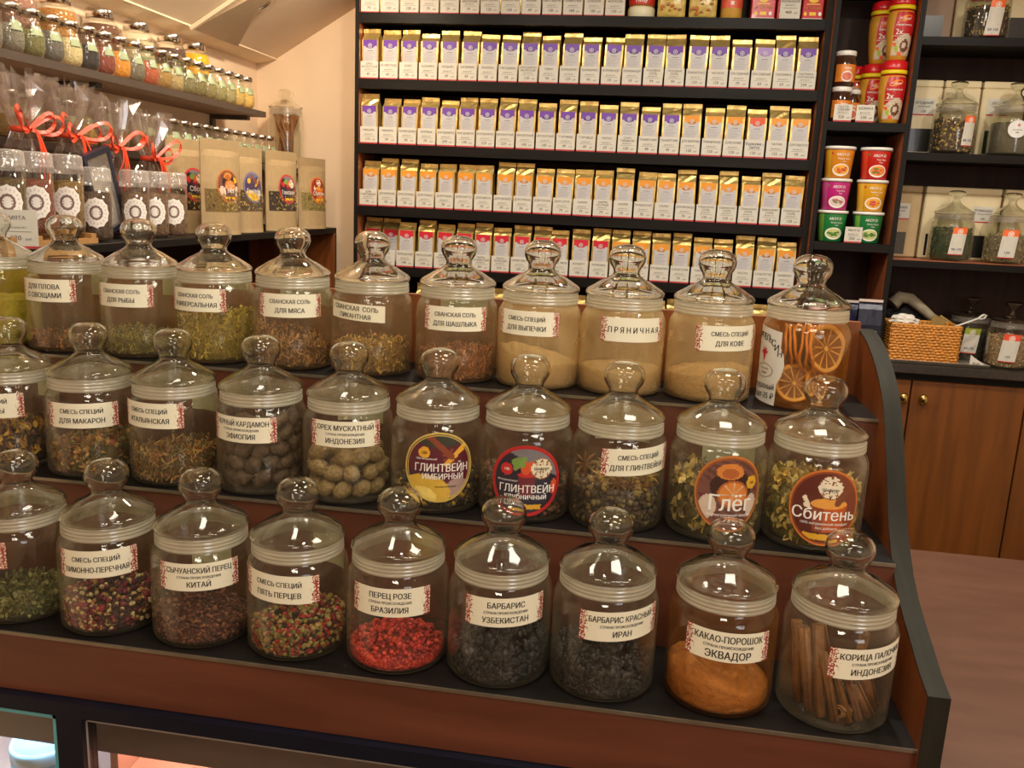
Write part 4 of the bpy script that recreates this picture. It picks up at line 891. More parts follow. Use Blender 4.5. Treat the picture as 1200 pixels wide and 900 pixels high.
def plabel_mesh(col, sd, name):
    rnd = random.Random(sd); mb = MB(); y = -.0026; w = .0240
    bx = lambda x0, z0, x1, z1, mi, d: mb.box((x0, y - d, z0), (x1, y - d + .0009, z1), mi)
    mb.box((-w, y, .012), (w, y + .0014, .106), 0)
    mb.box((-w, y, .106), (w, y + .0014, .126), 1)
    for a, b, dz in ((-.0155, -.0085, .004), (.0085, .0155, .004), (-.0105, .0105, .006)): bx(a, .106 - dz, b, .1062, 1, .0004)
    for k, (r, mi, d) in enumerate(((.0098, 1, .0004), (.0074, 0, .0008), (.0052, 1, .0012), (.0030, 0, .0016))):
        n = 18; mb.add([(r * cos(2 * pi * i / n), y - d, .1075 + r * sin(2 * pi * i / n)) for i in range(n)], [tuple(range(n))], mi)
    bx(-.010, .0900, .010, .0918, 3, .0004)
    for k in range(9):
        z = .0850 - k * .0038; e = rnd.uniform(.013, .020); bx(-.0195, z, -.0195 + 2 * e, z + .0016, 2, .0004)
    return mb.mesh(name, [mat('pouch_label_white', (196, 193, 196), .45, var=.03), mat('pouch_header_%d_%d_%d' % col, col, .4, var=.05), mat('fine_print', (176, 172, 174), .5, var=.05), mat('pouch_title', (120, 116, 120), .5, var=0)])
HDR = {'purple': (112, 66, 168), 'orange': (232, 152, 50), 'red': (206, 40, 58), 'vermilion': (226, 84, 40), 'green': (150, 180, 70), 'lilac': (168, 140, 204)}
PLAB = {k: [plabel_mesh(v, i + 40, 'label_' + k) for i in range(2)] for k, v in HDR.items()}
SHN = ['top pouch shelf', 'second pouch shelf', 'third pouch shelf', 'fourth pouch shelf', 'fifth pouch shelf', 'lowest pouch shelf']
rp = random.Random(77)
def pouch(x, row, col, no, yo=0.):
    o = link('foil_pouch', POUCH[rp.randrange(7)], None, (x + rp.uniform(-.002, .002), 2.010 + yo + rp.uniform(0, .006), BZ[row] + .0006), rp.uniform(-.09, .06))
    tag(o, 'gold foil pouch with %s header, %s from the left end of the %s' % (col, ORD[no], SHN[row]), 'spice pouch', 'gold foil pouches on the ' + SHN[row])
    o.rotation_euler = (rp.uniform(-.015, .03), rp.uniform(-.022, .022), o.rotation_euler[2]); o.location.z += .0012
    l = link('label', PLAB[col][rp.randrange(2)], o); return o
def card(x, y, z, lines, label, group, w=.0625, h=.057, rz=0., stripe=True, handwritten=False):
    mb = MB(); mb.box((-w / 2, -.0008, .0045 if stripe else 0), (w / 2, .0008, h), 0)
    if stripe: mb.box((-w / 2, -.0009, 0), (w / 2, .0009, .0045), 1)
    o = mb.obj('price_card', [M['paper_white'], mat('card_red_stripe', (186, 52, 60), .5, var=.04)], None, (x, y, z), rz); tag(o, label, 'price card', group)
    f = flat(-.0012); tx = MB()
    if handwritten:
        tx.text(lines[0], .0125, 0, h * .78, 1, mapf=f, wmax=w * .9); tx.text(lines[1], .0125, 0, h * .58, 1, mapf=f, wmax=w * .9)
    else:
        ws = lines[0].split(' ')
        if len(ws) > 1 and len(lines[0]) > 11: tx.text(ws[0], .0092, 0, h * .86, 0, mapf=f, wmax=w * .9); tx.text(' '.join(ws[1:]), .0092, 0, h * .70, 0, mapf=f, wmax=w * .9)
        else: tx.text(lines[0], .0098, 0, h * .80, 0, mapf=f, wmax=w * .9)
        tx.text('фасовка 50 г', .0052, 0, h * .55, 0, mapf=f, wmax=w * .8)
    tx.add([f(-w * .34, h * .43), f(w * .34, h * .43), f(w * .34, h * .445), f(-w * .34, h * .445)], [(0, 1, 2, 3)], 0)
    tx.text(lines[-1], .0125, -.004, h * .28, 0, mapf=f); tx.text('руб', .006, .017, h * .25, 0, mapf=f)
    tx.obj('lettering', [M['ink_grey'], M['blue_ink']], o); return o
N2 = ['ОРЕХ МУСКАТНЫЙ', 'АСАФЕТИДА', 'АНИС', 'АДЖИКА', 'БАДЬЯН', 'БАЗИЛИК', 'ВАНИЛЬ', 'ГВОЗДИКА', 'КАРДАМОН МОЛОТЫЙ', 'ТМИН', 'БАРБАРИС', 'БАРБАРИС', 'КОРИАНДР', 'КОРИАНДР', 'РОЗОВАЯ СОЛЬ', 'РОЗОВАЯ СОЛЬ', 'ЛЕМОНГРАСС', 'ЧЕСНОК', 'ЛУК СУШЕНЫЙ', 'ЛУК СУШЕНЫЙ', 'ПАПРИКА', 'ПАПРИКА КОПЧЕНАЯ']
P2 = '49 49 95 95 49 49 59 59 120 99 129 99 59 59 99 99 120 139 79 69 69 299'.split()
N3 = ['ИМБИРЬ', 'ИМБИРЬ', 'КАЛИНДЖИ', 'КОРИЦА', 'КАРДАМОН', 'КАРДАМОН', 'КАРДАМОН', 'МУСКАТНЫЙ', 'МУСКАТНЫЙ', 'МУСКАТНЫЙ', 'ГОРЧИЦА', 'ГОРЧИЦА', 'УКРОП', 'СОУС ТКЕМАЛИ', 'ПАЖИТНИК', 'ПАЖИТНИК', 'ДЛЯ ВЫПЕЧКИ', 'ПРЯНИЧНАЯ', 'ДЛЯ КОФЕ', 'Куркума', 'ЧАТНИ', 'ДЛЯ ПАШТЕТА']
P3 = '110 99 99 79 299 199 229 229 149 149 49 49 69 120 49 49 120 120 120 120 155 99'.split()
N4 = ['ДЛЯ ГЛИНТВЕЙНА', 'ДЛЯ ШАШЛЫКА', 'ДЛЯ КУРИЦЫ', 'ДЛЯ РЫБЫ', 'ДЛЯ РЫБЫ', 'ДЛЯ КАРТО', 'ДЛЯ МЯСА', 'ДЛЯ ОВОЩЕЙ', 'ДЛЯ ПЛОВА', 'ДЛЯ ПЛОВА', 'ДЛЯ СУПА', 'КАРРИ', 'КАРРИ ОСТРЫЙ', 'КАРРИ', 'ПРОВАНСКИЕ', 'САЛАТ', 'ДЛЯ ЯИЧНИЦЫ', 'СВАНСКАЯ СОЛЬ', 'СВАНСКАЯ СОЛЬ', 'СВАНСКАЯ СОЛЬ', 'СВАНСКАЯ СОЛЬ', 'СВАНСКАЯ СОЛЬ']
P4 = ['79'] * 14 + '95 99 79 120 120 120 120 120'.split()
N5 = ['ЗИРА', 'ЗИРА', 'ПЕРЕЦ БЕЛЫЙ', 'ПЕРЕЦ БЕЛЫЙ', 'ПЕРЕЦ РОЗОВЫЙ', 'ПЕРЕЦ ЧЕРНЫЙ', 'ПЕРЕЦ ДУШИСТЫЙ', 'ПЕРЕЦ ЗЕЛЕНЫЙ', 'ЧИЛИ ЛИСТ', 'СМЕСЬ ПЕРЦЕВ', 'ПЕРЕЦ ЧИЛИ', 'КУНЖУТ', 'КУРКУМА', 'МАЙОРАН', 'РОЗМАРИН', 'РОЗМАРИН', 'САЛАТНАЯ', 'ТИМЬЯН', 'ТИМЬЯН', 'ПЕСТО', 'СПАГЕТТИ', 'ШАФРАН']
P5 = '149 149 149 149 149 89 89 109 109 89 89 100 79 89 89 79 79 79 89 99 99 99'.split()
XC = lambda k: -.858 + k * .0685 + .0313
for row, NN, PP in ((1, N2, P2), (2, N3, P3), (3, N4, P4), (4, N5, P5)):
    for k in range(22):
        x = XC(k) + .0005 * (row - 1)
        if row == 1: col = 'lilac' if k in (19,) else 'purple'
        elif row == 2: col = 'purple' if k < 16 else 'vermilion' if k == 19 else 'orange'
        elif row == 3: col = 'orange'
        else: col = 'red' if k < 13 else 'orange'
        pouch(x + .002, row, col, k, .035 if (row, k) in ((4, 0), (4, 1)) else 0)
        if row == 4 and k == 0: continue
        hw_ = (row, k) == (2, 19); nm = 'Куркума-латте' if hw_ else NN[k]
        card(x, 2.0, BZ[row] + .0006, ['Куркума -', 'латте', '120'] if hw_ else [NN[k], PP[k]], 'white price card reading %s %s, %s from the left on the %s' % (nm, PP[k], ORD[k], SHN[row]), 'price cards on the ' + SHN[row], handwritten=hw_, rz=rp.uniform(-.02, .02))
N1 = ['ЧАБЕР', 'ЧАБРЕЦ', 'ЧЕРЕМША', 'ШАЛФЕЙ', 'ЭСТРАГОН', 'СУМАХ МОЛОТЫЙ', 'ДЛЯ ДОМА', 'СЕМЕНА ЧИА', 'ИЗЮМ', 'ЛИСТ КАРРИ', 'ПАЖИТНИК', 'УНТ', 'КОРПЬ']
N1[11] = 'КЛЮКВА'; N1[12] = 'МОРКОВЬ'
for k in range(13):
    pouch(XC(k) + .002, 0, 'purple', k); card(XC(k), 2.0, BZ[0] + .0006, [N1[k], '79 129 129 79 79 79 120 160 49 130 180 180 130'.split()[k]], 'white price card reading %s, %s from the left on the %s' % (N1[k], ORD[k], SHN[0]), 'price cards on the ' + SHN[0])
for k in range(3, 22): pouch(XC(k) + .002, 5, 'green', k, .0)
# other goods on the top pouch shelf
t = thing('spice_tub', 'red-labelled tub with ribbed cream base after the last top-shelf price card', 'tub', (.079, 2.05, BZ[0] + .0006))
def ribbed(k, u): return 0
mb = MB().lathe([(0, 0), (.040, 0), (.0435, .004), (.0435, .030), (.041, .036), (0, .036)], 72); mb.v = [(x * (1 + .02 * ((int((atan2(y, x) + pi) / (2 * pi) * 72 + .5)) % 2)), y * (1 + .02 * ((int((atan2(y, x) + pi) / (2 * pi) * 72 + .5)) % 2)), z) if .003 < z < .031 else (x, y, z) for x, y, z in mb.v]
mb.obj('cap', mat('cream_plastic', (228, 222, 190), .4, var=.04), t)
MB().lathe([(0, .0362), (.041, .0362), (.0425, .045), (.0425, .13), (.036, .14), (0, .14)], 40).obj('body', mat('amber_tub', (176, 96, 48), .35, var=.1), t)
mb = MB(); patch(mb, lambda s, z: cyl(.0432, 0)(s, z), -.05, .05, .042, .125, 24, 1, 0, mapb=lambda s, z: cyl(.0427, 0)(s, z)); l = mb.obj('label', mat('red_tub_label', (200, 44, 38), .4, var=.05), t)
mb = MB(); mb.text('Hotly', .017, 0, .054, 0, mapf=cyl(.0436, 0)); mb.obj('lettering', M['white_ink'], l)
for i, (x0, x1) in enumerate(((.130, .220), (.230, .318))):
    t = thing('snack_bag', 'clear yellow bag of nut mix, ' + ('nearer the red-labelled tub' if i == 0 else 'between the other nut bag and the yellow jar'), 'bag', ((x0 + x1) / 2, 2.006, BZ[0] + .0006), 0, 'nut mix bags on the top pouch shelf'); hw = (x1 - x0) / 2 - .001
    rnd = random.Random(i); mb = MB(); N = 8; vs = []; nx = 9
    rows = [(0, .004, .040), (.010, -.001, .046), (.05, -.003, .050), (.11, .0, .046), (.14, .016, .030), (.16, .022, .024)]
    for z, a, b in rows: vs += [(-hw + 2 * hw * q / nx, a + rnd.uniform(-.001, .001) + .006 * abs(2 * q / nx - 1) ** 4, z) for q in range(nx + 1)] + [(hw - 2 * hw * q / nx, b - .006 * abs(2 * q / nx - 1) ** 4, z) for q in range(nx + 1)]
    N = 2 * (nx + 1); fs = [tuple(range(N - 1, -1, -1)), tuple(range(5 * N, 6 * N))] + [(k * N + q, k * N + (q + 1) % N, (k + 1) * N + (q + 1) % N, (k + 1) * N + q) for k in range(5) for q in range(N)]
    mb.add(vs, fs, 0, True); mb.obj('bag', mat('yellow_film', (206, 178, 92), .25, var=.22, scale=60, coat=.4), t)
    mb = MB()
    for q in range(26):
        px, pz = rnd.uniform(-hw * .85, hw * .85), rnd.uniform(.012, .11); mb.ico((px, -.0035, pz), .006, rnd.randrange(2), sq=(rnd.uniform(.6, 1.3), .35, rnd.uniform(.5, 1)))
    mb.obj('nut_pieces', [mat('nut_orange', (190, 104, 48), .5), mat('nut_tan', (168, 116, 66), .5)], t)['kind'] = 'stuff'
t = thing('spice_jar_small', 'yellow-filled jar with a red label beside the red tea boxes', 'jar', (.365, 2.045, BZ[0] + .0006))
MB().lathe([(0, 0), (.031, 0), (.0345, .004), (.0345, .105), (.028, .118), (.028, .125), (0, .125)], 40).obj('body', mat('mustard_paste', (206, 158, 66), .3, var=.1, coat=.6), t)
MB().lathe([(0, .1255), (.030, .1255), (.030, .14), (0, .14)], 32).obj('lid', M['paper_white'], t)
mb = MB(); patch(mb, cyl(.0351, 0), -.045, .045, .034, .092, 24, 1, 0, mapb=cyl(.0346, 0)); l = mb.obj('label', mat('coral_label', (222, 92, 66), .4, var=.06), t)
mb = MB(); mb.text('АДЖИКА', .010, 0, .064, 0, mapf=cyl(.0355, 0)); mb.add([cyl(.0355, 0)(.009 * cos(a * pi / 4) * (1 if a % 2 else .5), .048 + .009 * sin(a * pi / 4) * (1 if a % 2 else .5)) for a in range(8)], [tuple(range(8))], 0); mb.obj('lettering', M['white_ink'], l)
for i, (x0, x1, dx) in enumerate(((.4230, .4990, 0), (.5030, .5740, .012), (.5790, .6450, 0))):
    t = thing('paprika_tin', 'red tin with yellow cup emblem, ' + ('first of three beside the yellow-filled jar' if i == 0 else 'half hidden by a white price card' if i == 1 else 'last of three against the shelf end'), 'tin', ((x0 + x1) / 2, 2.004 + dx, BZ[0] + .0006), 0, 'red tins on the top pouch shelf'); hw = (x1 - x0) / 2 - .001
    MB().bbox((-hw, 0, 0), (hw, .05, .135), .003).obj('body', mat('red_tin', (196, 28, 46), .3, var=.05, coat=.4), t)
    mb = MB(); y = -.0006; q = flat(y)
    for r0, sx, cz in ((.016, 1., .062), ): mb.add([q(r0 * cos(a * pi / 12), cz + .8 * r0 * sin(a * pi / 12)) for a in range(12, 25)] , [tuple(range(13))], 0)
    mb.add([q(x, z) for x, z in ((-.010, .066), (.010, .066), (.008, .100), (.0, .108), (-.008, .100))], [(0, 1, 2, 3, 4)], 0); mb.add([q(x, z) for x, z in ((-.022, .044), (.022, .044), (.018, .047), (-.018, .047))], [(0, 1, 2, 3)], 0)
    mb.text('La Chinata', .0135, 0, .036, 0, mapf=q, wmax=hw * 1.7)
    mb.add([q(x, z) for x, z in ((-.010, .012), (.010, .012), (.010, .022), (-.010, .022))], [(0, 1, 2, 3)], 0); 
    for cx in (-.022, .022): mb.add([q(cx + .005 * cos(a * pi / 6), .017 + .006 * sin(a * pi / 6)) for a in range(12)], [tuple(range(12))], 0 if cx < 0 else 1)
    mb.add([q(-hw * .95, .001), q(hw * .95, .001), q(hw * .95, .004), q(-hw * .95, .004)], [(0, 1, 2, 3)], 1)
    mb.obj('print', [mat('tin_yellow', (240, 196, 40), .4, var=.03), M['white_ink']], t)
card(.5425, 2.001, BZ[0] + .0006, ['ПАПРИКА ИСПАНСКАЯ', '460'], 'white price card standing in front of the middle red tin on the top shelf', 'price cards on the ' + SHN[0], w=.062, h=.075, stripe=False)
# ================================================================ narrow middle unit and the tea unit on the right
nu = thing('narrow_shelf_unit', 'narrow dark shelving column with soup tubs and bouillon bottles', 'shelving', (.79, 2.06, FZ))
UY = 1.950
upright(nu, .6725, .686, UY, 2.185, .128, 1.60); upright(nu, .9190, .9265, UY, 2.185, .128, 1.60)
P_(MB().box((.686, 2.172, .128), (.919, 2.184, 1.60)), 'back_panel', M['wenge_back'], nu)
UZ = (.872, .500, 1.30)
for z in UZ: P_(MB().box((.6865, UY, z - .026), (.9185, 2.171, z)), 'shelf', M['wenge'], nu)
tu = thing('tea_shelf_unit', 'wide dark shelving unit with cream tins and glass tea jars', 'shelving', (1.28, 2.06, FZ))
upright(tu, .9270, .9345, UY, 2.185, .128, 1.60, inner='wenge_v'); upright(tu, 1.72, 1.735, UY, 2.185, .128, 1.60)
P_(MB().box((.9345, 2.172, .128), (1.72, 2.184, 1.60)), 'back_panel', M['wenge_back'], tu)
TZ = (1.128, .788, .458)
for i, z in enumerate(TZ):
    mb = MB(); mb.box((.9350, UY + .003, z - .024), (1.7195, 2.171, z), 0); mb.box((.9350, UY, z - .024), (1.7195, UY + .003, z - (.003 if i == 2 else 0)), 1); P_(mb, 'shelf', [M['wood_side'] if i == 2 else M['wenge'], M['wenge'], M['wenge']], tu)
# worktop and cupboard below
wt = tag(MB().bbox((.6725, 1.900, .098), (1.76, 2.186, .1275), .003).obj('worktop', M['stone']), 'dark stone worktop with a thin edge under the tea shelves', 'worktop')
bc = thing('base_cabinet', 'cherry wood base cupboard with brass knobs under the dark worktop', 'cabinet', (1.22, 2.05, FZ))
P_(MB().box((.673, 1.945, FZ + .10), (1.755, 2.184, .0975)), 'body', M['wenge'], bc); P_(MB().box((.690, 1.965, FZ), (1.755, 2.184, FZ + .10)), 'plinth', M['wenge'], bc)
for x0, x1, kx in ((.692, 1.036, 1.014), (1.041, 1.386, 1.075), (1.391, 1.752, 1.720)):
    d = P_(MB().bbox((x0, 1.928, FZ + .105), (x1, 1.9445, .072), .0015), 'door', M['wood_door'], bc)
    k = MB().lathe([(0, 0), (.006, .0), (.006, .010), (.0125, .014), (.0135, .020), (.010, .025), (0, .0262)], 24, sy=1.35).obj('knob', M['gold_knob'], d, (kx, 1.928, .015)); k.rotation_euler = (pi / 2, 0, 0)
# soup tubs in the narrow unit: three pairs stacked
def cup(x, y, z, col, col2, label, food, name2):
    t = thing('soup_tub', label, 'tub', (x, y, z), 0, 'soup tubs in the narrow unit')
    H = .0925; rb, rt = .0385, .0462
    mf = lambda k, u: 1 if (.05 < (u + .12) % 1 < .17 or .92 < u) else 0
    MB().lathe([(0, .002), (rb - .003, .002), (rb - .002, 0), (rb, .0015), (rt - .001, H - .004), (rt - .001, H - .002), (0, H - .002)], 56, mfun=lambda k, u: 1 if k == 3 and .80 < u < .88 else 0).obj('cup', [mat('cup_%d_%d_%d' % col, col, .35, var=.05, coat=.3), mat('cup2_%d_%d_%d' % col2, col2, .35, var=.05, coat=.3)], t)
    MB().lathe([(0, H - .0015), (rt - .002, H - .0015), (rt + .0015, H - .0035), (rt + .0022, H + .002), (rt + .001, H + .0065), (rt - .004, H + .0065), (rt - .005, H + .0045), (0, H + .0045)], 48).obj('lid', mat('white_plastic_lid', (236, 234, 228), .35, var=.02), t)
    def mp(d): return lambda s, zz: (lambda r: (r * sin(s / .041), -r * cos(s / .041), zz))(rb + (rt - rb) * zz / H + d)
    mb = MB()
    def disc(cx, cz, a, b, mi, d, n=28):
        f = mp(d); rings = 4; vs = [f(cx, cz)]
        for k in range(1, rings + 1): vs += [f(cx + a * k / rings * cos(2 * pi * i / n), cz + b * k / rings * sin(2 * pi * i / n)) for i in range(n)]
        fs = [(0, 1 + i, 1 + (i + 1) % n) for i in range(n)] + [(1 + k * n + i, 1 + (k + 1) * n + i, 1 + (k + 1) * n + (i + 1) % n, 1 + k * n + (i + 1) % n) for k in range(rings - 1) for i in range(n)]
        mb.add(vs, fs, mi)
    disc(.002, .026, .0270, .0190, 0, .0006); disc(.002, .027, .0225, .0150, 1, .0011)
    rnd = random.Random(sum(map(ord, label)))
    for q in range(12): a = rnd.uniform(0, 6.3); r = rnd.uniform(.2, .8); disc(.002 + .019 * r * cos(a), .027 + .012 * r * sin(a), .0052, .0028, 2 + q % 2, .0015, 8)
    disc(-.027, .0765, .0035, .0035, 3, .0006, 10)
    mb.text('AROY-D', .0125, .003, .0735, 0, mapf=mp(.0007), wmax=.036); mb.text(name2[0], .0068, .008, .0610, 0, mapf=mp(.0007)); mb.text(name2[1], .0052, .008, .0530, 0, mapf=mp(.0007))
    mb.obj('print', [M['white_ink']] + [mat('food_%d_%d_%d' % c, c, .5, var=.1) for c in food], t)
CU = .0998
cup(.797, 2.0, UZ[1] + .0006 + 0, (30, 122, 62), (120, 176, 70), 'green soup tub on the right at the bottom of the stacks, beside the wood side', ((196, 200, 130), (90, 140, 60), (60, 110, 50)), ('Green Curry', 'Soup'))
cup(.722, 2.0, UZ[1] + .0006 + 0, (34, 128, 64), (120, 176, 70), 'green soup tub at the bottom under the pink one', ((196, 200, 130), (90, 140, 60), (60, 110, 50)), ('Green Curry', 'Soup')) if 0 else None
S1, S2 = .7430, .8540
bpy.data.objects['soup_tub'].location.x = S2
cup(S1, 2.0, UZ[1] + .0006, (34, 128, 64), (120, 176, 70), 'green soup tub under the pink tub in the narrow unit', ((196, 200, 130), (90, 140, 60), (60, 110, 50)), ('Green Curry', 'Soup'))
cup(S1, 2.0, UZ[1] + .0006 + CU, (196, 36, 128), (214, 96, 160), 'pink soup tub between the green and orange tubs in the narrow unit', ((226, 206, 200), (190, 90, 120), (120, 140, 80)), ('Tom Kha', 'Soup'))
cup(S2, 2.0, UZ[1] + .0006 + CU, (226, 164, 32), (240, 196, 60), 'yellow soup tub under the red tub', ((236, 170, 60), (220, 110, 40), (200, 60, 80)), ('Yellow Curry', 'Soup'))
cup(S1, 2.0, UZ[1] + .0006 + 2 * CU, (220, 140, 36), (240, 190, 50), 'orange soup tub at the top above the pink one', ((236, 170, 60), (226, 120, 40), (190, 70, 60)), ('Panang Curry', 'Soup'))
cup(S2, 2.0, UZ[1] + .0006 + 2 * CU, (200, 36, 28), (226, 70, 40), 'red soup tub at the top above the yellow one', ((232, 140, 60), (216, 84, 40), (90, 130, 60)), ('Tom Yam', 'Soup'))
card(.8050, 1.9525, UZ[1] + .0006, ['AROY-D', '350'], 'white price card standing before the two green soup tubs', 'price cards in the narrow unit', w=.053, h=.050)
# red and yellow bouillon bottles stacked by the wood side
def bottle(x, y, z, label, rz, s=1.):
    t = thing('bouillon_bottle', label, 'bottle', (x, y, z), rz, 'bouillon bottles in the narrow unit'); H = .150
    pr = [(0, 0), (.0235, 0), (.0285, .004), (.0335, .035), (.0395, .085), (.0400, .110), (.0372, .128), (.0330, .1325), (0, .1325)]
    MB().lathe(pr, 72, mfun=lambda k, u: (3 if k >= 6 else 0 if .10 < u < .93 and not (u > .86) else 0)).obj('body', [mat('bottle_yellow', (206, 150, 50), .3, var=.08, coat=.4)] + [mat('bottle_red', (196, 30, 36), .3, var=.06, coat=.4)] * 3, t)
    MB().lathe([(.0335, .1330), (.0385, .1330), (.0390, .137), (.0385, .1435), (.0335, .1435)], 40, closed=True).obj('yellow_band', mat('bright_yellow', (232, 206, 30), .35, var=.04), t)
    MB().lathe([(0, .1440), (.0370, .1440), (.0375, .150), (.0362, .166), (.032, .1695), (0, .1695)], 40).obj('cap', mat('red_cap', (204, 26, 34), .3, var=.05, coat=.3), t)
    def R(zz):
        for (r0, z0), (r1, z1) in zip(pr[1:], pr[2:]):
            if z0 <= zz <= z1 and z1 > z0: return r0 + (r1 - r0) * (zz - z0) / (z1 - z0)
        return .04
    mp = lambda d: (lambda s, zz: (lambda r: (r * sin(s / .038), -r * cos(s / .038), zz))(R(zz) + d))
    mb = MB(); f = mp(.0006); nz_, ns = 24, 26
    def edge(z): return -.024 + .020 * max(0, (z - .05) / .08 - .35) ** 2 - .010 * (z < .05) * (.05 - z) / .05
    vs = []
    for k in range(nz_ + 1):
        z = .012 + .113 * k / nz_
        for i in range(ns + 1): vs.append(f(edge(z) + (.056 - edge(z)) * i / ns, z))
    fs = []; mi = []
    rnd = random.Random(3)
    for k in range(nz_):
        for i in range(ns):
            z = .012 + .113 * (k + .5) / nz_; s = edge(z) + (.056 - edge(z)) * (i + .5) / ns
            q = 0
            if z < .050 + .018 * sin((s + .02) * 45): q = (4 if blob(s, z, -.012, .030, .008, .008) else 3 if blob(s, z, -.018, .040, .007, .006) or blob(s, z, .0, .016, .009, .006) else 2 if blob(s, z, .014, .036, .015, .017) and not blob(s, z, .012, .038, .008, .009) else 1)
            mb.f.append((k * (ns + 1) + i, k * (ns + 1) + i + 1, (k + 1) * (ns + 1) + i + 1, (k + 1) * (ns + 1) + i)); mb.mi.append(q); mb.sm.append(True)
    mb.v = vs
    f2 = mp(.0012)
    def ell(cx, cz, a, b, q, f):
        n = 20; mb.add([f(cx, cz)] + [f(cx + a * cos(2 * pi * i / n), cz + b * sin(2 * pi * i / n) + .25 * a * cos(2 * pi * i / n)) for i in range(n)], [(0, 1 + i, 1 + (i + 1) % n) for i in range(n)], q)
    ell(.006, .108, .019, .008, 5, f2); f3 = mp(.0018)
    mb.text('Podravka', .0080, .006, .1075, 6, mapf=f3, wmax=.03); mb.text('Универсальная', .0068, .004, .0910, 6, mapf=f3, wmax=.046); mb.text('2x', .0200, -.008, .0735, 6, mapf=f3); mb.text('больше овощей', .0042, -.006, .0625, 6, mapf=f3)
    mb.obj('label', [mat('label_red', (190, 26, 34), .35, var=.05, coat=.3), mat('label_pale', (206, 190, 166), .4, var=.2, scale=120), mat('label_brown', (104, 60, 40), .45, var=.2), mat('label_orange', (226, 96, 50), .4), mat('label_lime', (170, 190, 50), .4), mat('logo_orange', (236, 130, 40), .4), M['white_ink']], t)
    t.scale = (1, 1, 1.11); return t
z0 = UZ[0] + .0006
bottle(.8760, 1.998, z0, 'red and yellow bouillon bottle at the front of the lower stack by the wood side', -.10)
bottle(.8340, 2.080, z0, 'bouillon bottle half hidden behind the front one, beside the price card', -.05)
bottle(.7850, 2.130, z0, 'bouillon bottle at the very back beside the coffee jars', .0)
bottle(.8770, 2.000, z0 + .1888, 'red and yellow bouillon bottle on top of the front one by the wood side', -.05)
bottle(.8420, 2.080, z0 + .1888, 'bouillon bottle half hidden behind the upper front one', .05)
# coffee jars
def cjar(x, y, z, label):
    t = thing('condiment_jar', label, 'jar', (x, y, z), .15, 'condiment jars in the narrow unit')
    MB().lathe([(0, .0), (.029, 0), (.0325, .004), (.0325, .074), (.029, .082), (.028, .092), (0, .092)], 40).obj('body', mat('dark_paste_glass', (58, 34, 22), .12, var=.35, scale=50, coat=.8), t)
    MB().lathe([(0, .0925), (.029, .0925), (.0305, .0945), (.0305, .105), (.029, .107), (0, .107)], 40).obj('lid', mat('white_metal_lid', (232, 230, 224), .3, var=.02), t)
    mb = MB(); patch(mb, cyl(.0331, 0), -.040, .040, .014, .066, 24, 1, 0, mapb=cyl(.0327, 0)); l = mb.obj('label', mat('orange_label', (216, 128, 44), .4, var=.1), t)
    mb = MB(); f = cyl(.0335, 0); mb.text('Satay', .011, 0, .056, 0, mapf=f); n = 20
    for a, b, q, d in ((.018, .0165, 2, .0335), (.014, .012, 3, .0339)): f = cyl(d, 0); mb.add([f(-.001, .030)] + [f(-.001 + a * cos(2 * pi * i / n), .030 + b * sin(2 * pi * i / n)) for i in range(n)], [(0, 1 + i, 1 + (i + 1) % n) for i in range(n)], q)
    mb.obj('print', [M['white_ink'], M['ink'], mat('plate_white', (226, 220, 216), .4), mat('food_salmon', (206, 112, 90), .5, var=.3, scale=200)], l)
cjar(.7270, 2.000, z0, 'white-lidded condiment jar at the bottom of the stack, behind a price card')
cjar(.7280, 2.002, z0 + .1078, 'white-lidded condiment jar with orange label on top of the stack')
cjar(.7650, 2.056, z0, 'white-lidded condiment jar standing behind the stacked pair')
card(.7290, 1.9560, z0, ['ПАСТА ТОМ ЯМ', '320'], 'white price card standing in front of the stacked condiment jars', 'price cards in the narrow unit', w=.054, h=.052)
card(.7960, 1.9560, z0, ['АДЖИКА', '330'], 'white price card standing between the condiment jars and bouillon bottles', 'price cards in the narrow unit', w=.054, h=.052)
# cream tins with a window, on the tea shelves
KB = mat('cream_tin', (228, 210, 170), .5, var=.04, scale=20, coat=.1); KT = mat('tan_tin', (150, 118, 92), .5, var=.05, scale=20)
TEA = mat('dark_tea_window', (32, 30, 26), .35, var=.6, scale=260, coat=.4); TEAG = mat('green_tea_window', (44, 56, 34), .35, var=.5, scale=240, coat=.4)
def tin(x0, x1, z, H, label, lab=None, win=(.12, .72), body=None, tea=None, wz=(.010, .082), y=2.0795):
    t = thing('tea_tin', label, 'tin', ((x0 + x1) / 2, y, z + .0006), 0, 'cream tins on the tea shelves'); hw = (x1 - x0) / 2
    MB().bbox((-hw, 0, 0), (hw, .090, H - .022), .004).obj('body', body or KB, t)
    MB().bbox((-hw + .001, .001, H - .0215), (hw - .001, .089, H), .003).obj('lid', body or KB, t)
    mb = MB(); a, b = -hw + 2 * hw * win[0], -hw + 2 * hw * win[1]; mb.box((a, -.0007, wz[0]), (b, .0004, wz[1]), 0); mb.obj('window', tea or TEA, t)
    if lab:
        c, zc, txt = lab; cx = -hw + 2 * hw * c; mb = MB(); mb.box((cx - .032, -.0006, zc - .023), (cx + .032, .0003, zc + .025), 0); mb.box((cx - .032, -.0008, zc - .027), (cx + .032, .0003, zc - .023), 1)
        l = mb.obj('price_label', [M['paper_white'], M['red_ink']], t); tx = MB(); tx.text(txt[0], .0105, cx, zc + .012, 0, mapf=flat(-.0012), wmax=.058); tx.text('чай листовой', .0055, cx, zc + .001, 0, mapf=flat(-.0012)); tx.text(txt[1], .010, cx, zc - .014, 0, mapf=flat(-.0012)); tx.obj('lettering', M['ink_grey'], l)
TH = .232
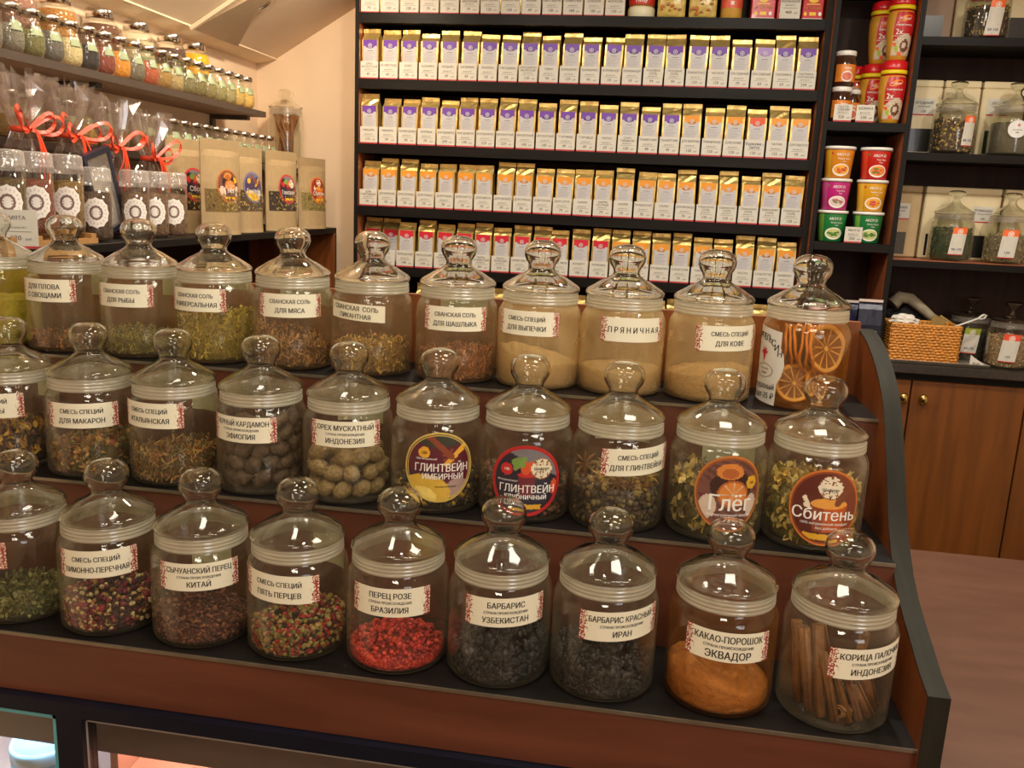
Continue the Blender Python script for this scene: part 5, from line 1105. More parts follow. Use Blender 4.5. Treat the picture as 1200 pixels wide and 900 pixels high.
tin(.944, 1.050, TZ[0], TH, 'tan tin with a dark window beside the post on the upper tea shelf', None, (-0., .74), KT, mat('black_window', (24, 26, 30), .3, var=.1), (.004, .085))
tin(1.056, 1.170, TZ[0], TH, 'cream tin half behind the glass jar on the upper tea shelf', (.62, .155, ('САУСЕП', '140')), (.28, .80), tea=TEAG)
tin(1.180, 1.300, TZ[0], TH, 'cream tin at the frame edge on the upper tea shelf', None, (.12, .80))
tin(.942, 1.052, TZ[1], TH, 'cream tin with a dark window beside the post on the middle tea shelf', (.52, .150, ('ЯГОДНЫЙ', '115')), (.22, .98))
tin(1.056, 1.166, TZ[1], TH, 'cream tin behind the gold-flecked tea jar on the middle tea shelf', None, (.15, .55))
tin(1.172, 1.300, TZ[1], TH, 'cream tin behind the grey tea jar on the middle tea shelf', (.38, .155, ('ДИКИЙ', '190')), (.16, .60), tea=TEAG)
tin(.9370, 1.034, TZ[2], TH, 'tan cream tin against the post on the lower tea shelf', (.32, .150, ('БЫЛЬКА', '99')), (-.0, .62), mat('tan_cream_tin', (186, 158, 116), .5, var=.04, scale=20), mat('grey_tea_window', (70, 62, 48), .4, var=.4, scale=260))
tin(1.043, 1.277, TZ[2], TH, 'broad cream tin behind the green tea jar on the lower tea shelf', (.78, .150, ('РОМАШКА', '120')), (.66, .92))
tin(1.285, 1.400, TZ[2], TH, 'cream tin at the frame edge on the lower tea shelf', None, (.1, .7))
mb = MB(); mb.box((-.008, 0, .010), (.0, .0012, .080)); o = mb.obj('window', TEA, bpy.data.objects['tea_tin.007']); o.location = (-.093, -.0007, 0)
# glass tea jars
lid2 = [(.0560, .1478), (.0594, .1478), (.0605, .1500), (.0600, .1530), (.0560, .1575), (.0450, .1640), (.0330, .1700), (.0220, .1760), (.0140, .1830), (.0110, .1900), (.0120, .1965), (.0190, .2030), (.0245, .2090), (.0255, .2130), (.0230, .2175), (.0140, .2205), (0, .2215), (0, .2200), (.0130, .2188), (.0215, .2160), (.0235, .2128), (.0225, .2100), (.0170, .2050), (.0095, .1985), (.0085, .1900), (.0115, .1815), (.0200, .1735), (.0320, .1672), (.0440, .1612), (.0540, .1555), (.0560, .1520), (.0560, .1478)]
lid3 = [(.0560, .1478), (.0594, .1478), (.0605, .1500), (.0600, .1530), (.0540, .1560), (.0300, .1590), (.0080, .1640), (.0055, .1720), (.0060, .1800), (.0140, .1900), (.0250, .2020), (.0255, .2060), (.0200, .2100), (.0090, .2120), (0, .2125), (0, .2095), (.0090, .2088), (.0180, .2070), (.0225, .2045), (.0215, .2025), (.0105, .1905), (.0030, .1800), (.0, .1700), (0, .1600), (.0060, .1590), (.0300, .1562), (.0540, .1525), (.0560, .1478)]
JM2 = dict(JM); JM2['lid'] = MB().lathe(lid2, 48).mesh('tea_jar_lid', [M['glass_lid']]); JM3 = dict(JM); JM3['lid'] = MB().lathe(lid3, 48).mesh('worktop_jar_lid', [M['glass_lid']])
JM2['seal'] = JM3['seal'] = MB().lathe(seal_prof, 40, closed=True).mesh('clear_seal', [M['plastic_clear']])
def strip(t, phi, s0, s1, z0, z1, head, txt, lean=0.):
    mb = MB(); a, b = cyl(RB + .0005, phi), cyl(RB + .0001, phi); g = lambda f: (lambda s, z: f(s + lean * (z - z0), z))
    patch(mb, g(a), s0, s1, z0, z1 - .020, 8, 4, 0, mapb=g(b)); patch(mb, g(a), s0, s1, z1 - .020, z1, 8, 1, 1, mapb=g(b)); patch(mb, g(a), s0, s1, z0, z0 + .003, 8, 1, 2)
    l = mb.obj('label', [M['paper_white'], mat('strip_head_%d_%d_%d' % head, head, .45, var=.05), M['red_ink']], t); f = g(cyl(RB + .001, phi)); tx = MB(); cs = (s0 + s1) / 2; n = 16
    for r, q, d in ((.0085, 0, .0009), (.0060, 1, .0012), (.0035, 0, .0015)):
        h = g(cyl(RB + d, phi)); tx.add([h(cs + r * cos(2 * pi * i / n), z1 - .013 + r * sin(2 * pi * i / n)) for i in range(n)], [tuple(range(n))], q)
    for k in range(7): tx.add([f(s0 + .005, z1 - .034 - k * .004), f(s1 - .005, z1 - .034 - k * .004), f(s1 - .005, z1 - .0325 - k * .004), f(s0 + .005, z1 - .0325 - k * .004)], [(0, 1, 2, 3)], 2)
    tx.text(txt, .011, cs, z0 + .018, 3, mapf=f, wmax=(s1 - s0) * .8); tx.text('50 г', .005, cs, z0 + .008, 2, mapf=f)
    tx.obj('lettering', [M['white_ink'], mat('strip_head_%d_%d_%d' % head, head), mat('fine_print', (176, 172, 174)), M['blue_ink']], l)
TS = 'loose tea in the tea jars'; TG = 'glass tea jars on the tea shelves'
def tjar(x, y, z, label, mesh=None): t = glass_jar('tea_jar', (x, y, z), label, TG, meshes=mesh or JM2); return t, (x, y, z), atan2(CAM.x - x, y - CAM.y)
t, loc, pc = tjar(1.128, 2.014, TZ[0] + .0006 - .0, 'glass tea jar with a tall white label on the upper tea shelf')
strip(t, pc + .30, -.022, .022, .004, .105, (236, 110, 50), '50-150', .1)
fill('dark and golden loose tea in the jar on the upper tea shelf', 'loose_tea', loc, heap(.092, 0, .005, 41), (58, 48, 46), 420, 'shred', ((90, 76, 60), (60, 52, 58), (190, 160, 84), (44, 40, 44)), .012, 41, TS)
t, loc, pc = tjar(1.078, 2.012, TZ[1] + .0006, 'glass tea jar of gold-flecked dark tea on the middle tea shelf')
strip(t, pc + .72, -.020, .018, .022, .113, (236, 104, 50), '80-150', .05)
fill('gold-flecked dark tea in the jar on the middle tea shelf', 'loose_tea', loc, heap(.098, -.006, .005, 42), (56, 42, 30), 620, 'chunk', ((64, 48, 34), (150, 116, 56), (196, 164, 84), (44, 34, 28), (110, 74, 40)), .0085, 42, TS)
t, loc, pc = tjar(1.250, 2.012, TZ[1] + .0006, 'glass jar of fine grey tea with round white sticker on the middle tea shelf')
sticker(t, pc + .22, .078, .0265, lambda x, y, r: 1 if (blob(x, y, .1, .42, .2, .2) and int((atan2(y - .42, x - .1) + pi) * 5 / pi) % 2) or blob(x, y, .1, .42, .09) else 2 if abs(y + .1) < .05 and abs(x) < .5 else 0, [(228, 226, 224), (200, 40, 60), (150, 148, 150)], [('чай', .006, 0, -.010, .03, 1)])
fill('fine grey-brown tea filling the jar with the round sticker', 'loose_tea', loc, heap(.099, 0, .003, 43), (84, 76, 62), 0, seed=43, group=TS, bvar=.25, bscale=300)
t, loc, pc = tjar(1.118, 2.012, TZ[2] + .0006, 'glass tea jar of green leaves with an orange-headed label on the lower tea shelf')
strip(t, pc + .28, -.022, .022, .020, .106, (236, 110, 50), '90-170', .10)
fill('dark green leaf tea in the jar on the lower tea shelf', 'loose_tea', loc, heap(.098, 0, .004, 44), (50, 62, 34), 700, 'leaf', ((62, 80, 42), (48, 64, 36), (84, 96, 50), (40, 52, 34)), .011, 44, TS)
t, loc, pc = tjar(1.285, 2.012, TZ[2] + .0006, 'glass jar of pale herb tea at the frame edge of the lower tea shelf')
strip(t, pc + .05, -.022, .024, .018, .106, (236, 110, 50), '120', .08)
fill('pale grey-yellow herb tea in the jar at the frame edge of the lower tea shelf', 'loose_tea', loc, heap(.086, 0, .005, 45), (120, 104, 78), 560, 'shred', ((160, 142, 104), (120, 104, 80), (190, 172, 120), (92, 78, 70)), .010, 45, TS)
# ---- things on the worktop
WZ = .1281
t, loc, pc = tjar(1.335, 2.000, WZ, 'glass jar of pale brown granules with a red-headed label on the worktop', JM3)
strip(t, pc + .02, -.024, .026, .022, .112, (226, 84, 58), '155', .10)
fill('pale brown granules in the front jar on the worktop', 'sugar_granules', loc, heap(.098, 0, .003, 46), (146, 118, 86), 700, 'chunk', ((176, 146, 108), (150, 116, 84), (196, 172, 140), (140, 96, 72)), .0065, 46, TS)
t, loc, pc = tjar(1.246, 2.104, WZ, 'dark glass jar with a green-headed label behind the granule jar on the worktop', JM3)
strip(t, pc + .10, -.024, .024, .028, .112, (150, 160, 50), '50-120', .10)
fill('near-black tea in the rear jar on the worktop', 'loose_tea', loc, heap(.098, 0, .004, 47), (26, 26, 24), 300, 'shred', ((40, 38, 32), (30, 30, 28), (54, 48, 38)), .009, 47, TS)
tr = tag(MB().add(*(lambda Q: ([(x, y, z) for x, y, z in Q], [(3, 2, 1, 0), (0, 1, 5, 4), (1, 2, 6, 5), (2, 3, 7, 6), (3, 0, 4, 7), (4, 5, 9, 8), (5, 6, 10, 9), (6, 7, 11, 10), (7, 4, 8, 11), (8, 9, 13, 12), (9, 10, 14, 13), (10, 11, 15, 14), (11, 8, 12, 15), (12, 13, 14, 15)]))(
    [(.945, 1.925, WZ), (1.255, 1.925, WZ), (1.255, 2.10, WZ), (.945, 2.10, WZ), (.938, 1.915, WZ + .010), (1.262, 1.915, WZ + .010), (1.262, 2.108, WZ + .010), (.938, 2.108, WZ + .010), (.941, 1.920, WZ + .0115), (1.258, 1.920, WZ + .0115), (1.258, 2.104, WZ + .0115), (.941, 2.104, WZ + .0115), (.947, 1.928, WZ + .003), (1.252, 1.928, WZ + .003), (1.252, 2.098, WZ + .003), (.947, 2.098, WZ + .003)])).obj('serving_tray', M['steel']), 'flat steel tray under the wicker basket on the worktop', 'tray')
def wicker(x, y, z, w, d, h):
    t = thing('wicker_basket', 'honey-brown rectangular wicker basket on the steel tray', 'basket', (x, y, z)); n = 13; path = []
    rnd = random.Random(2); mb = MB(); K = 46
    def rect(u, g):
        per = 2 * (w + d); s = (u % 1) * per; c = .006
        if s < w: p, nn = (-w / 2 + s, -d / 2), (0, -1)
        elif s < w + d: p, nn = (w / 2, -d / 2 + s - w), (1, 0)
        elif s < 2 * w + d: p, nn = (w / 2 - (s - w - d), d / 2), (0, 1)
        else: p, nn = (-w / 2, d / 2 - (s - 2 * w - d)), (-1, 0)
        return p[0] + nn[0] * g, p[1] + nn[1] * g
    for k in range(n):
        zz = .006 + (h - .012) * k / (n - 1); pts = []
        for i in range(K * 2 + 1): g = .0024 * cos(pi * (i + k)); px, py = rect(i / (K * 2), g); pts.append((px, py, zz + .0012 * sin(i * 1.3 + k)))
        mb.tube(pts, h / n * .52, 6, 0, caps=False)
    mb.obj('weave', mat('wicker_cane', (206, 138, 56), .45, var=.3, scale=120, coat=.2), t)
    mb = MB()
    for i in range(K): px, py = rect(i / K, 0); mb.tube([(px, py, .001), (px, py, h - .002)], .0022, 5)
    mb.obj('stakes', mat('wicker_stake', (170, 104, 40), .5, var=.2), t)
    mb = MB(); pts = [rect(i / 80, 0) + (h,) for i in range(81)]; mb.tube(pts, .0052, 8, caps=False); mb.obj('rim', mat('wicker_cane', (206, 138, 56)), t)
    MB().box((-w / 2 + .003, -d / 2 + .003, .001), (w / 2 - .003, d / 2 - .003, .005)).obj('floor_panel', mat('wicker_stake', (170, 104, 40)), t); return t
wicker(1.058, 1.988, WZ + .0035, .212, .118, .120)
# in and behind the basket
def crumple(name, c, r, sq, col, label, cat, sd, rough=.6, jit=.16):
    rnd = random.Random(sd); mb = MB(); V, F = ICO2; mb.add([Vector((v[0] * sq[0], v[1] * sq[1], v[2] * sq[2])) * r * (1 + jit * noise.noise(Vector(v) * 2.3 + Vector((sd, 0, 0))) * 2) for v in V], F, 0, jit < .15); return tag(mb.obj(name, mat('crumple_%d_%d_%d' % col, col, rough, var=.1), None, c), label, cat)
crumple('paper_napkin', (1.005, 1.990, .256), .030, (1.35, .8, .72), (232, 226, 216), 'crumpled white napkin in the wicker basket', 'napkin', 3, jit=.3)
crumple('black_cloth_bag', (1.045, 2.125, .215), .082, (1.1, .36, .98), (26, 28, 34), 'black soft bag behind the wicker basket', 'bag', 5)
mb = MB(); mb.tube([(.985, 2.08, .300), (1.010, 2.085, .325), (1.04, 2.08, .322), (1.075, 2.07, .296), (1.11, 2.065, .268), (1.14, 2.06, .250)], .012, 10, rfun=lambda u: .024 - .012 * u); tag(mb.obj('beige_strap', mat('beige_webbing', (150, 140, 120), .7, var=.15)), 'thick beige strap looped over the black bag', 'strap')
for i in range(3):
    mb = MB(); mb.box((-.026, -.0006, 0), (.026, .0006, .062)); o = mb.obj('paper_bag_flat', mat('olive_kraft_%d' % i, ((150, 124, 70), (128, 104, 60), (168, 142, 86))[i], .6, var=.1), None, (1.112 + i * .011, 2.010 + i * .014, .212)); o.rotation_euler = (-.25, .30 + .1 * i, .3)
    tag(o, 'olive-brown folded packet sticking out of the wicker basket, %s' % ('front one', 'middle one', 'rear one')[i], 'packet', 'folded packets in the basket')
mb = MB(); mb.ribbon([(-.075, 0, 0), (.055, 0, 0), (.064, 0, .004), (.074, 0, .006), (.080, 0, .001), (.072, 0, -.006), (.060, 0, -.005), (.052, 0, -.001)], .009, .0022, side=(0, 1, 0)); o = mb.obj('plastic_tongs', mat('white_plastic', (236, 232, 226), .35, var=.02), None, (1.178, 1.966, .262)); o.rotation_euler = (0, -.37, .25); tag(o, 'white plastic tongs with looped end leaning out of the basket', 'tongs')
def cofbag(x, y, w, h, col, label, rz, lab):
    t = thing('coffee_pouch', label, 'pouch', (x, y, WZ), rz, 'blue pouches on the worktop'); mb = MB(); hw = w / 2
    secs = [(0, .006, .042, hw - .003), (.01, 0, .048, hw), (h * .6, .002, .046, hw), (h * .85, .014, .034, hw), (h * .93, .0225, .0255, hw), (h, .0225, .0255, hw)]; N = 8; vs = []
    for z, a, b, q in secs: vs += [(-q, a, z), (0, a, z), (q, a, z), (q - .004, (a + b) / 2, z), (q, b, z), (0, b, z), (-q, b, z), (-q + .004, (a + b) / 2, z)]
    mb.add(vs, [tuple(range(7, -1, -1)), tuple(range(40, 48))] + [(k * 8 + i, k * 8 + (i + 1) % 8, k * 8 + 8 + (i + 1) % 8, k * 8 + 8 + i) for k in range(5) for i in range(8)]); mb.obj('pouch', mat('blue_foil_%d' % col[2], col, .3, metal=.25, var=.1, bump=.2), t)
    MB().box((-hw - .001, .0215, h - .006), (hw + .001, .0265, h + .002)).obj('clip', mat('pale_clip', (216, 196, 186), .4), t)
    if lab: mb = MB(); mb.box((-hw * .7, -.0012, .030), (hw * .62, -.0002, .080), 0); mb.box((-hw * .7, -.0012, .080), (hw * .62, -.0002, .100), 1); mb.add([(-.001 + .008 * cos(i * pi / 8), -.0018, .086 + .008 * sin(i * pi / 8)) for i in range(16)], [tuple(range(16))], 0); mb.obj('label', [M['paper_white'], mat('lime_header', (150, 176, 60), .45)], t)
cofbag(.8790, 1.9015, .072, .196, (18, 20, 42), 'blue-grey foil pouch with a lime-headed label beside the wicker basket', 0, True)
cofbag(.8400, 2.030, .060, .178, (15, 21, 56), 'deep blue foil pouch partly behind the pouch with the lime label', 0, False)
card(1.240, 1.945, WZ + .0120, ['90', '155'], 'small white price tag tilted on the steel tray end', 'price cards on the worktop', w=.046, h=.034, stripe=False) if 0 else None
mb = MB(); mb.add([(-.024, 0, 0), (.030, 0, 0), (-.022, .004, .034), (-.024, .0012, 0), (.030, .0012, 0), (-.022, .0052, .034)], [(0, 1, 2), (5, 4, 3), (0, 3, 4, 1), (1, 4, 5, 2), (2, 5, 3, 0)]); o = mb.obj('price_tag', M['paper_white'], None, (1.232, 1.945, WZ + .0032), .1); tag(o, 'small pointed white price tag leaning on the steel tray', 'price tag')
tx = MB(); tx.text('99-155', .008, -.004, .008, 0, mapf=flat(-.0012)); tx.obj('lettering', M['blue_ink'], o)
# ================================================================ the left wall: two spice shelves and a side table
LX, TXE = -1.327, -.980
def shelf(z, x1, name, label, y1=2.196, y0=-.6):
    t = thing('wall_shelf', label, 'shelf', (LX + .09, 1., z)); mb = MB(); mb.box((LX + .001, y0, z - .018), (x1 - .003, y1, z), 0); mb.box((x1 - .003, y0, z - .018), (x1, y1, z), 1)
    P_(mb, 'board', [mat('taupe_shelf_board', (150, 118, 92), .5, var=.06), mat('dark_shelf_edge', (74, 62, 54), .45, var=.08)], t)
    for y in (1.02, 1.83, .1): P_(MB().box((LX + .001, y, z - .075), (LX + .012, y + .022, z - .0185)).box((LX + .012, y, z - .032), (LX + .135, y + .022, z - .0185)), 'bracket', M['bracket'], t)
shelf(.838, -1.150, 'u', 'upper wall shelf lined with small spice jars on the left wall', 1.885)
shelf(.664, -1.150, 'l', 'lower wall shelf behind the kraft pouches and gift bags on the left wall')
sbp = [(0, .0), (.019, 0), (.0245, .003), (.0285, .011), (.0300, .024), (.0300, .040), (.0285, .053), (.0255, .063), (.0222, .070), (.0212, .075), (.0212, .084), (0, .084)]
SB = MB().lathe(sbp, 28).mesh('small_jar_glass', [M['glass_small']])
SCAP = MB().lathe([(0, .0985), (.0225, .0985), (.0238, .097), (.0240, .0845), (.0225, .0845), (0, .0845)], 28).mesh('small_jar_cap', [M['chrome']])
def small_label():
    mb = MB(); a = lambda s, z: (lambda r, zz: (r * sin(s / .026), -r * cos(s / .026), zz))(.0303 - max(0, z - .038) * .08 - max(0, z - .048) * .34, z); patch(mb, a, -.0115, .0115, .044, .064, 8, 4, 0, mapb=lambda s, z: tuple(.985 * q if i < 2 else q for i, q in enumerate(a(s, z))))
    for k in range(2): mb.add([tuple(1.012 * q if i < 2 else q for i, q in enumerate(a(s_, z_))) for s_, z_ in ((-.008, .056 - .005 * k), (.008, .056 - .005 * k), (.008, .0572 - .005 * k), (-.008, .0572 - .005 * k))], [(0, 1, 2, 3)], 1)
    return mb.mesh('small_jar_label', [mat('pale_green_sticker', (146, 158, 122), .5, var=.04), M['ink_grey']])
SLB = small_label(); FILL = {}
def small_fill(col, h):
    k = (col, h)
    if k not in FILL: FILL[k] = MB().lathe([(0, .003), (.0185, .003), (.0235, .0055), (.0272, .0125), (.0286, .024), (.0286, .038)] + ([(.0286 - max(0, h - .038) * .15 - max(0, h - .050) * .25, h)] if h > .039 else []) + [(0, h + .002)], 24).mesh('small_fill', [mat('ground_%d_%d_%d' % col, col, .7, var=.3, scale=260, bump=.5)])
    return FILL[k]
rs = random.Random(9)
def small_jar(x, y, z, label, col, cname, h, grp, flabel, rz):
    t = thing('small_spice_jar', label, 'jar', (x, y, z), rz, grp); link('jar_body', SB, t); link('cap', SCAP, t); link('label', SLB, t)
    o = link('spice_filling', small_fill(col, h), None, (x, y, z)); tag(o, flabel, 'spice', 'spice fillings in the small jars', 'stuff')
UPC = [((120, 112, 100), 'grey'), ((118, 112, 98), 'grey-black'), ((108, 104, 62), 'olive'), ((96, 90, 84), 'slate-grey'), ((196, 178, 132), 'sesame-beige'), ((46, 42, 42), 'black'), ((130, 62, 46), 'dark red'), ((206, 136, 44), 'turmeric-orange'), ((112, 104, 86), 'grey-green'), ((170, 84, 52), 'brick-red'), ((160, 124, 66), 'golden-brown'), ((168, 146, 98), 'straw'), ((120, 112, 74), 'moss'), ((112, 102, 60), 'khaki'), ((128, 116, 72), 'sage'), ((136, 128, 80), 'pale olive'), ((150, 138, 92), 'dusty green'), ((186, 156, 84), 'yellow'), ((206, 166, 86), 'amber-yellow'), ((190, 166, 112), 'cream'), ((186, 160, 104), 'wheat'), ((196, 170, 110), 'light tan')]
for i, (c, n) in enumerate(UPC[:19]):
    small_jar(-1.184, .655 + i * .0638, .8386, 'small chrome-capped jar of %s spice, %s from the frame edge, upper wall shelf' % (n, ORD[i]), c, n, .064 + rs.uniform(-.008, .002), 'small jars on the upper wall shelf', '%s spice in the %s small jar of the upper wall shelf' % (n, ORD[i]), pi / 2 - .35 + rs.uniform(-.1, .1))
LOC_ = [(150, 120, 70), (110, 96, 60), (130, 72, 50), (70, 56, 46), (186, 150, 84), (120, 110, 66)]
for i in range(21):
    c = LOC_[i % 6]; small_jar(-1.184, .70 + i * .0638, .6646, 'small chrome-capped jar, %s from the frame edge on the lower wall shelf' % ORD[i], c, '', .054 + rs.uniform(-.01, .004), 'small jars on the lower wall shelf', 'ground spice in the %s small jar of the lower wall shelf' % ORD[i], pi / 2 - .35 + rs.uniform(-.1, .1))
# bigger jars behind the small ones
bp = [(0, 0), (.034, 0), (.0415, .006), (.0455, .020), (.0465, .045), (.0465, .116), (.0455, .129), (.0405, .142), (.0335, .149), (.031, .1525), (0, .152)]
BBJ = MB().lathe(bp, 36).mesh('storage_jar_glass', [M['glass_small']]); BCAP = MB().lathe([(0, .175), (.0325, .175), (.034, .173), (.034, .1525), (.0325, .1522), (0, .1522)], 36).mesh('storage_jar_cap', [M['chrome']])
for i, (y, c, n, h, lb) in enumerate(((.74, (70, 44, 34), 'dark brown', .140, 0), (.855, (150, 106, 90), 'pinkish-brown', .139, 0), (.995, (176, 120, 56), 'orange-brown', .137, 0), (1.168, (110, 70, 48), 'reddish-brown', .137, 0), (1.330, (196, 178, 140), 'pale cream', .116, 1), (1.500, (84, 58, 46), 'coarse brown', .133, 1), (1.640, (236, 166, 20), 'bright yellow', .141, 1))):
    t = thing('storage_jar', 'large chrome-capped storage jar of %s spice behind the small upper-shelf jars' % n, 'jar', (-1.272, y, .8386), 1.2, 'storage jars at the back of the upper wall shelf'); link('jar_body', BBJ, t); link('cap', BCAP, t)
    if lb: mb = MB(); patch(mb, cyl(.0469, -.1), -.020, .020, .060, .084, 8, 1, 0, mapb=cyl(.0466, -.1)); mb.obj('label', mat('pale_green_sticker', (196, 208, 172)), t)
    me = MB().lathe([(0, .004), (.033, .004), (.0400, .008), (.0440, .021), (.0450, .045)] + ([(.0450, .115), (.0438, .127), (.0438 - max(0, h - .128) * .38, h)] if h > .112 else [(.0430, h)] if h < .04 else [(.045, h)]) + [(0, h + .004)], 32).mesh('storage_fill', [mat('ground_%d_%d_%d' % c, c, .7, var=.25, scale=220, bump=.5)])
    tag(link('spice_filling', me, None, (-1.272, y, .8386)), '%s spice in the large storage jar of the upper wall shelf' % n, 'spice', 'spice fillings in the storage jars', 'stuff')
# tall jar of long cinnamon sticks at the corner
CJX, CJY, CJZ = -1.180, 2.118, .6646
JT = dict(body=MB().lathe([(r, z * 1.42) for r, z in body_prof], 48).mesh('tall_jar_body', [M['glass_small']]), lid=MB().lathe([(r, .2099 + (z - .1478) * .85) for r, z in lid_prof], 48).mesh('tall_jar_lid', [M['glass_lid']]), seal=MB().lathe([(r, z * 1.42) for r, z in seal_prof], 40, closed=True).mesh('tall_jar_seal', [M['plastic_clear']]))
t = glass_jar('tall_jar', (CJX, CJY, CJZ), 'tall lidded glass jar of long cinnamon sticks in the corner by the wall shelves', None, meshes=JT)
for i in range(11):
    a = i * 2 * pi / 11; b = a + 2.2 + .3 * sin(i * 3); rr = .040 + .006 * (i % 2)
    stick((.034 * cos(b), .034 * sin(b), .017), (rr * cos(a), rr * sin(a), .186), .0066, 'long cinnamon stick in the tall corner jar', 'cinnamon sticks in the tall jar', (CJX, CJY, CJZ))
# side table
tb = thing('side_cabinet', 'side cabinet with black top and orange-brown end along the left wall', 'cabinet', (-1.15, .8, FZ))
P_(MB().bbox((LX + .001, .415, .436), (TXE, 2.105, .456), .002), 'top', M['wenge'], tb)
P_(MB().box((LX + .002, 2.078, FZ), (TXE - .004, 2.094, .4355)).box((TXE - .004, 2.078, FZ), (TXE, 2.094, .4355)), 'end_panel', M['wood_panel'], tb)
P_(MB().box((TXE - .012, 2.0945, FZ), (TXE, 2.105, .4355)), 'edge_strip', M['wenge_v'], tb)
P_(MB().box((LX + .002, .475, FZ), (LX + .014, 2.078, .4355)), 'back_panel', M['wenge_back'], tb)
P_(MB().box((LX + .015, .492, .10), (TXE - .02, 2.077, .118)), 'shelf', M['wenge'], tb)
P_(MB().box((LX + .015, .475, FZ), (TXE - .02, .491, .4355)), 'end_panel', M['wood_panel'], tb)
TZ0 = .4566
# kraft stand-up pouches with a window and a round sticker
def kraft(x, y, rz, w, h, label, tea, fun, pal, txt):
    t = thing('kraft_pouch', label, 'pouch', (x, y, TZ0), rz, 'kraft pouches on the side cabinet'); mb = MB(); hw = w / 2; nx = 10
    secs = [(0, .032), (.012, .030), (.07, .026), (.14, .019), (h - .045, .008), (h - .030, .0028), (h - .028, .0018), (h, .0018)]; vs = []
    for z, d in secs:
        pr = lambda u: max(.0014, d * (1 - abs(u) ** 3.0))
        vs += [(-hw + 2 * hw * i / nx, -pr(2 * i / nx - 1), z) for i in range(nx + 1)] + [(hw - 2 * hw * i / nx, pr(1 - 2 * i / nx), z) for i in range(nx + 1)]
    N = 2 * (nx + 1); fs = [tuple(range(N - 1, -1, -1)), tuple(range((len(secs) - 1) * N, len(secs) * N))] + [(k * N + i, k * N + (i + 1) % N, (k + 1) * N + (i + 1) % N, (k + 1) * N + i) for k in range(len(secs) - 1) for i in range(N)]
    mb.add(vs, fs, 0, False); mb.obj('bag', M['kraft'], t)
    def fr(x, z, off):
        for (z0, d0), (z1, d1) in zip(secs, secs[1:]):
            if z0 <= z <= z1: d = d0 + (d1 - d0) * (z - z0) / (z1 - z0); break
        u = x / hw; i = min(nx - 1, int((u + 1) / 2 * nx)); g = lambda q: max(.0014, d * (1 - abs(2 * q / nx - 1) ** 3.0)); f = (u + 1) / 2 * nx - i
        return (x, -(g(i) * (1 - f) + g(i + 1) * f) - off, z)
    mb = MB(); patch(mb, lambda s, z: fr(s, z, .0006), -hw * .90, hw * .90, .062, .122, 20, 6, 0)
    rnd = random.Random(int(y * 100))
    wn = mb.obj('window', mat('window_%d_%d_%d' % tea, tea, .3, var=.4, scale=200, coat=.5), t); mb = MB()
    for q in range(90):
        px, pz = rnd.uniform(-hw * .85, hw * .85), rnd.uniform(.066, .118); c = fr(px, pz, .0012); a = rnd.uniform(0, 6.3); l, ww = rnd.uniform(.005, .010), .0022
        mb.add([(c[0] + l * cos(a), c[1], c[2] + l * sin(a) * .7), (c[0] - ww * sin(a), c[1] - .0008, c[2] + ww * cos(a)), (c[0] - l * cos(a), c[1], c[2] - l * sin(a) * .7), (c[0] + ww * sin(a), c[1] - .0004, c[2] - ww * cos(a))], [(0, 1, 2, 3)], rnd.randrange(3))
    mb.obj('leaf_pieces', [mat('leafbit_a', (176, 150, 90), .6), mat('leafbit_b', (90, 70, 50), .6), mat('leafbit_c', (130, 110, 64), .6)], wn)['kind'] = 'stuff'
    mb = MB(); R = .045; nr, na = 16, 40; zc = .130; mb.v = [fr(0, zc, .0012)]
    for k in range(1, nr + 1): mb.v += [fr(.010 + R * k / nr * cos(2 * pi * i / na), zc + R * k / nr * sin(2 * pi * i / na), .0013) for i in range(na)]
    mb.v[0] = fr(.010, zc, .0013)
    for k in range(nr):
        for i in range(na):
            j = (i + 1) % na; a = 2 * pi * (i + .5) / na; r = (k + .5) / nr; mb.f.append((0, 1 + i, 1 + j) if k == 0 else (1 + (k - 1) * na + i, 1 + k * na + i, 1 + k * na + j, 1 + (k - 1) * na + j)); mb.mi.append(fun(r * cos(a), r * sin(a), r)); mb.sm.append(True)
    l = mb.obj('sticker', [mat('print_%d_%d_%d' % c, c, .38, var=.06, scale=120, coat=.2) for c in pal], t)
    tx = MB(); tx.text(txt, .019, .010, zc - .010, 0, mapf=lambda s, z: fr(s, z, .0020), wmax=.066); tx.add([fr(-.010, zc - .034, .002), fr(.030, zc - .034, .002), fr(.030, zc - .028, .002), fr(-.010, zc - .028, .002)], [(0, 1, 2, 3)], 1); tx.obj('lettering', [M['white_ink'], mat('gold_ink', (226, 176, 40))], l)
pg = [(96, 58, 50), (196, 120, 52), (150, 84, 44), (214, 132, 56), (176, 96, 44), (222, 172, 50), (212, 190, 170), (58, 32, 28), (120, 76, 66), (120, 32, 60)]
pk = [(40, 34, 50), (196, 56, 56), (196, 42, 40), (120, 150, 70), (214, 86, 44), (110, 40, 50), (232, 218, 190), (140, 100, 60), (216, 162, 40), (120, 116, 122)]
pi_ = [(70, 56, 84), (70, 60, 90), (212, 170, 60), (236, 206, 110), (90, 96, 130), (120, 110, 140), (226, 168, 50), (136, 66, 40), (220, 200, 180)]
ps = [(150, 50, 36), (216, 128, 60), (206, 90, 40), (230, 160, 70), (220, 120, 50), (234, 222, 196), (150, 60, 40), (226, 170, 40), (140, 64, 44)]
KA = radians(90 - 15)
kraft(-1.098, 1.262, KA, .150, .250, 'kraft pouch in the shade behind the ribboned gift bag', (52, 42, 30), f_klub, pk, 'Сбор')
kraft(-1.000, 1.262, KA, .150, .252, 'kraft pouch with a round sticker reading Глёг and a straw-coloured window', (110, 88, 48), f_glog, pg, 'Глёг')
